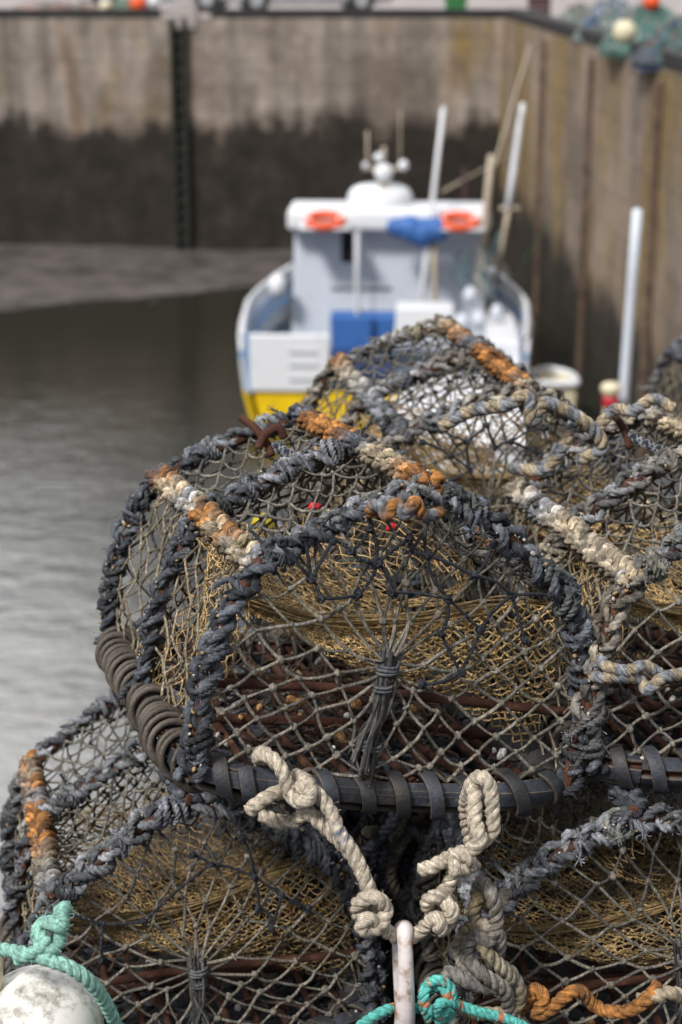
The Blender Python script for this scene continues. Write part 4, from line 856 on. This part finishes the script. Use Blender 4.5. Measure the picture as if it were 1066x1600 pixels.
# rusty hooked rod and bungee cord on the middle and the right creel
for (root, q, pts, bg_) in ((c_main, Q['main'], [(376, 652), (398, 668), (418, 694), (424, 712), (412, 676), (436, 664)], [(428, 694), (450, 706), (474, 724)]),
                            (c_right, Q['right'], [(946, 640), (966, 656), (980, 684), (984, 700)], [(984, 678), (1015, 694), (1050, 706), (1075, 714)])):
    Yd = 2.56 if root is c_main else 2.66
    mb = MB(); P = [to_local(q, at(x, y, Yd - .01 * i)) for i, (x, y) in enumerate(pts[:4])]; mb.sweep(catmull(P, .004), .0062, 10)
    if len(pts) > 4: mb.sweep(catmull([to_local(q, at(x, y, Yd - .03)) for x, y in [(404, 700), (416, 678), (436, 668), (444, 684)]], .004), .0065, 10)
    mb.build('hinge_rod', M['rust'], root)
    P = catmull([to_local(q, at(x, y, Yd - .03 - .02 * i)) for i, (x, y) in enumerate(bg_)], .0015); s_ = arclen(P); mb = MB()
    for k in range(2):
        Pk = P + np.array([.004, -.003, -.006]) * k; T, Nn, Bb = frames(Pk); mb.sweep(Pk, .0048, 10, C=(.03, .035, .05))
        for h in range(6):
            a = s_ * 2 * np.pi / .022 * (1 if h % 2 else -1) + h * 1.05; Qq = Pk + (Nn * np.cos(a)[:, None] + Bb * np.sin(a)[:, None]) * .0047; mb.sweep(Qq, .0009, 5, C=(.5, .52, .55) if h < 4 else (.05, .06, .1))
    mb.build('bungee_cord', M['clean_rope'], root)
# dark mending twine across the upper fronts
def mend(root, q, pts, links, seed, r=.0025, C=(.045, .05, .062), yl=-.016):
    rng = np.random.default_rng(seed); mb = MB(); Pp = [onp(q, x, y, yl - rng.uniform(0, .01)) for x, y in pts]
    for a, b in links:
        m_ = (Pp[a] + Pp[b]) / 2 + rng.normal(0, .003, 3); rope(mb, [Pp[a], m_, Pp[b]], r, rng, C, step=.003, fz=120)
    
    for p_ in Pp:
        for _ in range(3): mb.sweep(catmull(hitch(p_ + rng.normal(0, .001, 3), rng.normal(size=3), rng.normal(size=3), r * rng.uniform(1.2, 1.9), 1.3, r * 1.5, 8), .002), r * .75, 12, rope=True, pitch=r * 4, C=np.array(C) * rng.uniform(.8, 1.6))
    mb.build('mending_twine', M['rope'], root)
mend(c_main, Q['main'], [(440, 850), (476, 838), (486, 905), (520, 846), (548, 862), (578, 826), (590, 880), (560, 930), (640, 842), (668, 868), (700, 935), (742, 900), (770, 850), (800, 930), (690, 990), (752, 985), (820, 1000), (720, 1050), (660, 1070), (860, 930), (500, 935), (612, 925)],
     [(0, 2), (1, 2), (2, 3), (3, 4), (4, 5), (4, 6), (6, 7), (5, 6), (6, 8), (8, 9), (9, 10), (9, 11), (11, 12), (11, 13), (10, 14), (10, 15), (13, 15), (13, 16), (15, 17), (14, 17), (17, 18), (13, 19), (2, 20), (7, 20), (6, 21), (21, 10)], 31)
mend(c_back, Q['back'], [(660, 690), (690, 672), (705, 712), (735, 735), (760, 665), (775, 700), (730, 690), (800, 690), (850, 668), (845, 710), (705, 750)],
     [(0, 2), (1, 6), (2, 3), (6, 4), (6, 3), (4, 5), (5, 7), (7, 8), (7, 9), (3, 10), (2, 6)], 32)
mend(c_ll, Q['lowl'], [(100, 1425), (160, 1445), (225, 1440), (160, 1500), (380, 1310), (398, 1370), (440, 1400), (425, 1450), (480, 1420), (405, 1420), (330, 1350), (300, 1335)],
     [(0, 1), (1, 2), (1, 3), (4, 5), (5, 6), (6, 7), (6, 8), (5, 9), (9, 7), (10, 11), (5, 10), (2, 10)], 33)
# pale bridle ropes tied through the base of the middle creel
rg = np.random.default_rng(41); YF = 1.955
def W(px, py, Y=YF): return at(px, py, Y)
br = tag(empty('pale_bridle', W(632, 1450)), 'two knotted cream ropes tied to the middle creel base and meeting at the plastic link', 'rope')
org = W(632, 1450)
def add_b(name, pts, r=.0088, seed=1, C=PALE, par=None, mt='clean_rope', **k):
    rng = np.random.default_rng(seed); mb = MB(); o_ = np.array((par or br).location); rope(mb, [np.array(p) - o_ for p in pts], r, rng, C, **k); return mb.build(name, M[mt], par or br)
ys = lambda y: YF - (y - 1180) * .0003
def pts(l, dy=0): return [W(x, y, ys(y) + dy + (e[0] if e else 0)) for x, y, *e in l]
add_b('left_rope', pts([(452, 1262, .09), (425, 1215, .06), (405, 1186, .02), (415, 1178, -.025), (438, 1200, -.03), (452, 1232, -.022), (470, 1258, -.02), (500, 1285, -.012), (535, 1318, -.01), (556, 1346, -.01), (578, 1390), (584, 1420), (566, 1436), (560, 1412, -.02), (584, 1402, -.03), (603, 1420, -.02), (592, 1448, -.025), (566, 1452, -.03), (574, 1436, -.035), (600, 1452, -.012), (622, 1466)]), seed=2, fz=160)
add_b('left_tail', pts([(388, 1268, -.02), (408, 1252, -.018), (430, 1240, -.012), (452, 1236, .01), (476, 1230, -.03), (500, 1245, -.028), (520, 1275, -.025), (530, 1300, -.028), (550, 1330, -.026), (566, 1362, -.024), (576, 1392, -.02)]), seed=3, fz=200, cfn=lambda s: PALE + (np.array([[.16, .18, .25]]) - PALE) * (np.exp(-((s - .72) / .05) ** 2) * (.5 + .5 * np.sin(s * 170)))[:, None])
add_b('left_loop', pts([(450, 1236, .0), (466, 1252, -.035), (484, 1246, -.04), (482, 1224, -.03), (462, 1212, .01)]), seed=4)
add_b('left_under', pts([(408, 1272, .03), (436, 1284, .03), (462, 1280, .03), (484, 1262, .02)]), seed=9)
add_b('right_rope', pts([(736, 1320, .08), (728, 1262, .05), (738, 1226, .0), (752, 1214, -.03), (766, 1232, -.03), (770, 1275, -.025), (768, 1300, -.02), (745, 1320, -.016), (722, 1340, -.012), (700, 1385, -.004), (690, 1402, -.02), (706, 1420, -.03), (700, 1436, -.02), (676, 1426, .0), (668, 1408, -.02), (686, 1400, -.03), (704, 1412, .02), (700, 1440, .0), (690, 1452, -.02), (684, 1436, -.03), (672, 1440, -.01), (656, 1456), (640, 1466)]), seed=5, fz=160)
add_b('right_standing', pts([(745, 1310, .06), (736, 1250, .03), (737, 1226, -.01), (742, 1245, -.025), (742, 1280, -.03), (750, 1312, -.035), (735, 1330, -.03), (716, 1345, -.03), (712, 1360, -.03), (722, 1352, -.0)]), seed=6, fz=160)
add_b('right_tail', pts([(656, 1360, -.02), (676, 1354, -.02), (698, 1342, -.02), (716, 1334, -.035), (732, 1344, -.03), (728, 1358, .0)]), seed=7, fz=260)
add_b('wedge_loop', pts([(722, 1332, 0), (712, 1345, -.03), (722, 1358, -.03), (742, 1350, -.01)]), seed=8)
# plastic link at the foot of the bridle
lk = W(632, 1440, 1.868)
mb = MB(); a_ = np.linspace(0, 2 * np.pi, 60)[:-1]; half = .062
P = np.stack([-.0015 * np.cos(a_), .022 * np.cos(a_), -half - .018 + (half) * np.sin(a_) + .006 * np.sign(np.sin(a_)) * np.abs(np.sin(a_)) ** .5], 1); P = np.vstack([P, P[:2]])
rr = .0108 + .0018 * np.sin(2 * a_); mb.sweep(P, np.append(rr, rr[:2]), 18, cap=False)
m_, nt_, b_ = mat('worn_plastic', .32, 0, .5); f_ = noise(nt_, 45, 6); nt_.links.new(ramp(nt_, f_, (.35, (.28, .17, .11)), (.48, (.60, .54, .53)), (.7, (.70, .64, .66))), b_.inputs['Base Color']); b_.inputs['Subsurface Weight'].default_value = .15; b_.inputs['Subsurface Radius'].default_value = (.01, .006, .005); bump(nt_, b_, f_, .15, .002)
o = mb.build('plastic_link', m_); o.location = lk; tag(o, 'pinkish white plastic link hanging upright between the two cream ropes', 'link')
# teal ropes
TEAL = np.array([.13, .53, .47]); MINT = np.array([.30, .56, .47])
tr = tag(empty('teal_rope', at(632, 1590, 1.86)), 'bright turquoise rope knotted behind the plastic link at the bottom', 'rope')
red_fleck = lambda s: np.where((np.sin(s * 61) > .93)[:, None], np.array([[.55, .22, .12]]), TEAL[None] * np.ones((len(s), 1)))
def tp_(l): return [at(x, y, 1.86 + (e[0] if e else 0)) for x, y, *e in l]
add_b('line', tp_([(540, 1622, -.01), (572, 1596, -.008), (604, 1578, .0), (632, 1574, .02), (656, 1574, .012), (668, 1552, .0), (688, 1540, -.012), (700, 1560, -.02), (692, 1584, -.018), (668, 1574, -.022), (664, 1548, -.02), (684, 1534, -.004), (700, 1552, .0), (708, 1576, -.004), (694, 1592, -.01), (684, 1572, -.028), (700, 1566, -.022), (720, 1572, -.008), (750, 1582, -.004), (790, 1592), (830, 1610), (870, 1640)]), r=.0062, seed=51, C=TEAL, par=tr, fz=60, cfn=red_fleck)
add_b('knot_turn', tp_([(672, 1592, .0), (660, 1566, -.01), (668, 1538, -.016), (690, 1532, -.016), (706, 1550, -.014), (700, 1578, -.012), (686, 1596, -.004)]), r=.0062, seed=52, C=TEAL, par=tr, cfn=red_fleck)
# white float hanging from the lower left creel with its mint rope
fc = at(60, 1612, 1.80); fl = tag(empty('round_float', fc), 'scuffed white plastic float with mint green rope round it, at the bottom left', 'float')
mb = MB(); rb = .0745; t_ = np.linspace(0, np.pi, 30); mb.lathe([(rb * math.sin(a), -rb * 1.02 * math.cos(a)) for a in t_], n=48)
m_, nt_, b_ = mat('scuffed_white', .6, 0, .4); f_ = noise(nt_, 60, 9, rough=.75); g_ = noise(nt_, 14, 5); k_ = math_(nt_, 'ADD', math_(nt_, 'MULTIPLY', f_, .6), math_(nt_, 'MULTIPLY', g_, .4))
c_ = ramp(nt_, k_, (.36, (.06, .055, .05)), (.45, (.42, .40, .37)), (.53, (.72, .70, .66))); c_ = mix(nt_, ramp(nt_, noise(nt_, 24, 4), (.66, 0), (.72, .8)), c_, (.42, .2, .07)); nt_.links.new(c_, b_.inputs['Base Color']); bump(nt_, b_, f_, .3, .002)
mb.build('ball', m_, fl)
mb = MB(); a2 = np.linspace(0, 2 * np.pi, 80); mb.sweep(np.stack([rb * 1.0 * np.cos(a2), rb * .25 * np.cos(a2), rb * 1.0 * np.sin(a2)], 1) / np.sqrt(1 + .0625 * np.cos(a2)[:, None] ** 2) , .0016, 6, cap=False); mb.build('moulded_seam', m_, fl)
mb = MB(); mb.sweep(catmull([np.array([-.055, 0, .05]), np.array([-.052, -.01, .075]), np.array([-.05, -.012, .10])], .01), .017, 16, C=(.45, .35, .18)); mb.build('stem', M['cream'], fl)
mr = tag(empty('mint_rope', at(90, 1470, 1.84)), 'frayed mint green rope tying the white float to the lower left creel', 'rope')
def mp_(l): return [at(x, y, 1.80 + (e[0] if e else 0)) for x, y, *e in l]
add_b('line', mp_([(-40, 1470), (0, 1482, -.03), (40, 1490, -.045), (76, 1500, -.05), (110, 1512, -.055), (140, 1534, -.05), (162, 1562, -.03), (180, 1600, .0), (196, 1650, .02)]), r=.0078, seed=61, C=MINT, par=mr, fz=420)
add_b('second_line', mp_([(24, 1500, -.05), (52, 1488, -.05), (70, 1474, -.04), (60, 1452, -.02), (76, 1440, .0), (94, 1452, -.01), (90, 1478, -.035), (72, 1490, -.05)]), r=.0075, seed=62, C=MINT, par=mr, fz=420)
add_b('tie', mp_([(70, 1486, -.02), (58, 1460, -.0), (74, 1442, -.02), (96, 1448, -.03), (98, 1432, .02), (102, 1418, .06), (92, 1424, .09)]), r=.0075, seed=63, C=MINT, par=mr, fz=420)
# loose ropes on the creels
add_l = lambda root, q, name, l, r, C, seed, Y0, **k: child_rope(root, q, name, [at(x, y, Y0 + (e[0] if e else 0)) for x, y, *e in l], r, C, seed, **k)
two = lambda a, b: (lambda s: np.where((np.sin(s * 150) > 0)[:, None], np.array([a]), np.array([b])))
GB = np.array([.20, .18, .155])
Yc = 1.93
add_l(c_lr, Q['lowr'], 'hanging_coil', [(790, 1395, .03), (772, 1420), (748, 1405, -.02), (742, 1440, -.02), (776, 1460, -.03), (770, 1500, -.02), (735, 1520, -.03), (720, 1480, -.02), (740, 1450, -.03), (765, 1490, -.04), (796, 1530, -.03), (770, 1545, -.04), (730, 1535, -.04), (700, 1518, -.03), (694, 1552, -.02), (730, 1580, -.03), (790, 1585, -.03), (812, 1560, -.03), (800, 1520, -.02), (770, 1500, .0)], .0085, GB, 71, Yc, wob=.003, cfn=lambda s: np.array([[.19, .18, .17]]) * (1 + .5 * np.sin(s * 40))[:, None] + np.array([[.10, .07, .02]]) * (1 + np.sin(s * 17))[:, None])
add_l(c_lr, Q['lowr'], 'hanging_coil', [(742, 1400, .0), (752, 1380, -.01), (768, 1400, -.03), (776, 1440, -.03), (764, 1470, -.04), (742, 1462, -.04), (730, 1490, -.04), (752, 1520, -.05), (790, 1545, -.04), (800, 1580, -.03), (830, 1620, -.03)], .0088, GB * 1.2, 72, Yc, wob=.003)
add_l(c_lr, Q['lowr'], 'orange_line', [(806, 1586, .0), (824, 1562, -.012), (838, 1546, -.012), (850, 1562, -.02), (838, 1584, -.02), (858, 1578, -.02), (884, 1556, -.02), (905, 1548, -.01), (925, 1568, -.0), (950, 1580, -.01), (985, 1578, -.02), (1012, 1560, -.02), (1030, 1538, -.01)], .0085, ORANGE * 1.1, 73, Yc, fz=120)
add_l(c_lr, Q['lowr'], 'beige_line', [(1000, 1562, -.01), (1025, 1556, -.02), (1050, 1552, -.02), (1090, 1566, -.01)], .009, BEIGE, 74, Yc)
add_l(c_right, Q['right'], 'loose_hitch', [(1090, 1048, .0), (1060, 1054, -.01), (1034, 1060, -.02), (1012, 1078, -.02), (1000, 1062, -.01), (970, 1058, -.02), (940, 1058, -.02), (926, 1052, .0), (936, 1030, .0), (950, 1042, -.02), (980, 1048, -.02), (1006, 1040, -.01), (1030, 1052, .0)], .0075, GREY, 75, 2.08, cfn=lambda s: np.where((np.sin(s * 70) > .1)[:, None], BEIGE[None], GREY[None] * 1.2))
add_l(c_right, Q['right'], 'stray_rope', [(1050, 640, .0), (1020, 625), (990, 640, -.02), (960, 636), (930, 668), (900, 660), (880, 700, -.02), (850, 735, -.02), (800, 732, .0)], .009, BEIGE, 76, 2.62, cfn=lambda s: np.where((np.sin(s * 50) > -.2)[:, None], BEIGE[None], GREY[None]), wob=.004)
add_l(c_back, Q['back'], 'stray_rope', [(690, 668, .0), (740, 640), (790, 632, -.02), (820, 618, -.02), (830, 660, -.02), (850, 632, -.01), (880, 640), (920, 665), (940, 700), (905, 720)], .010, BG, 77, 2.58, wob=.005, cfn=lambda s: np.where((np.sin(s * 60) > 0)[:, None], BEIGE[None] * .9, GREY[None]))
add_l(c_main, Q['main'], 'orange_serving', [(575, 802, .0), (590, 788, -.02), (605, 806, -.03), (618, 786, -.02), (632, 804, -.03), (648, 784, -.03), (662, 806, -.02), (690, 800, .0)], .0075, ORANGE, 78, 2.035, cfn=lambda s: GREY * .8 + (ORANGE[None] - GREY * .8) * np.clip(.6 + .7 * np.sin(s * 19 + 1), 0, 1)[:, None])
for k, (px, py) in enumerate(((491, 790), (612, 823))):
    mb = MB(); P = catmull([to_local(Q['main'], at(px + dx_, py + dy_, 2.3 - .1 * k)) for dx_, dy_ in ((-6, 5), (-1, -3), (4, 2), (8, -2))], .003); mb.sweep(P, .004, 8); mb.build('red_tag', M['bright_red'], c_main)
# small bright things caught inside the stack
p = at(412, 822, 2.75); fb = tag(empty('yellow_float', p), 'small yellow float seen through the top net of the middle creel', 'float')
mb = MB(); t_ = np.linspace(0, np.pi, 14); mb.lathe([(.021 * math.sin(a), -.022 * math.cos(a)) for a in t_], n=20); mb.build('ball', M['dull_yellow'], fb)
mb = MB(); mb.sweep(catmull([(.006, 0, .02), (.008, 0, .032), (-.008, 0, .032), (-.006, 0, .02)], .003), .003, 6); mb.build('eyelet', M['slate'], fb)
# weed, shells and broken twigs lying in the bottoms of the creels
rg = np.random.default_rng(91)
for root, q in ((c_main, Q['main']), (c_right, Q['right']), (c_ll, Q['lowl']), (c_lr, Q['lowr']), (c_back, Q['back'])):
    mb = MB(); k = 130; P = np.stack([rg.uniform(-.2, .2, k), rg.uniform(.06, .56, k), rg.uniform(.004, .03, k)], 1); d = unit(rg.normal(size=(k, 3)) * (1, 1, .3))
    mb.twines(P, P + d * rg.uniform(.02, .07, (k, 1)), .0025, rg, C=np.array([[.05, .03, .02]]) * rg.uniform(.4, 2.5, (k, 1)), n=5, wob=.006)
    mb.build('dried_weed', M['fine_twine'], root)['kind'] = 'stuff'
    mb = MB(); k = 26; P = np.stack([rg.uniform(-.2, .2, k), rg.uniform(.04, .5, k), rg.uniform(.008, .03, k)], 1); mb.balls(P, rg.uniform(.003, .008, k), rg, C=np.where(rg.random((k, 1)) < .6, [[.6, .6, .58]], [[.45, .25, .1]]), squash=.5)
    mb.build('shell_fragments', M['clean_rope'], root)['kind'] = 'stuff'
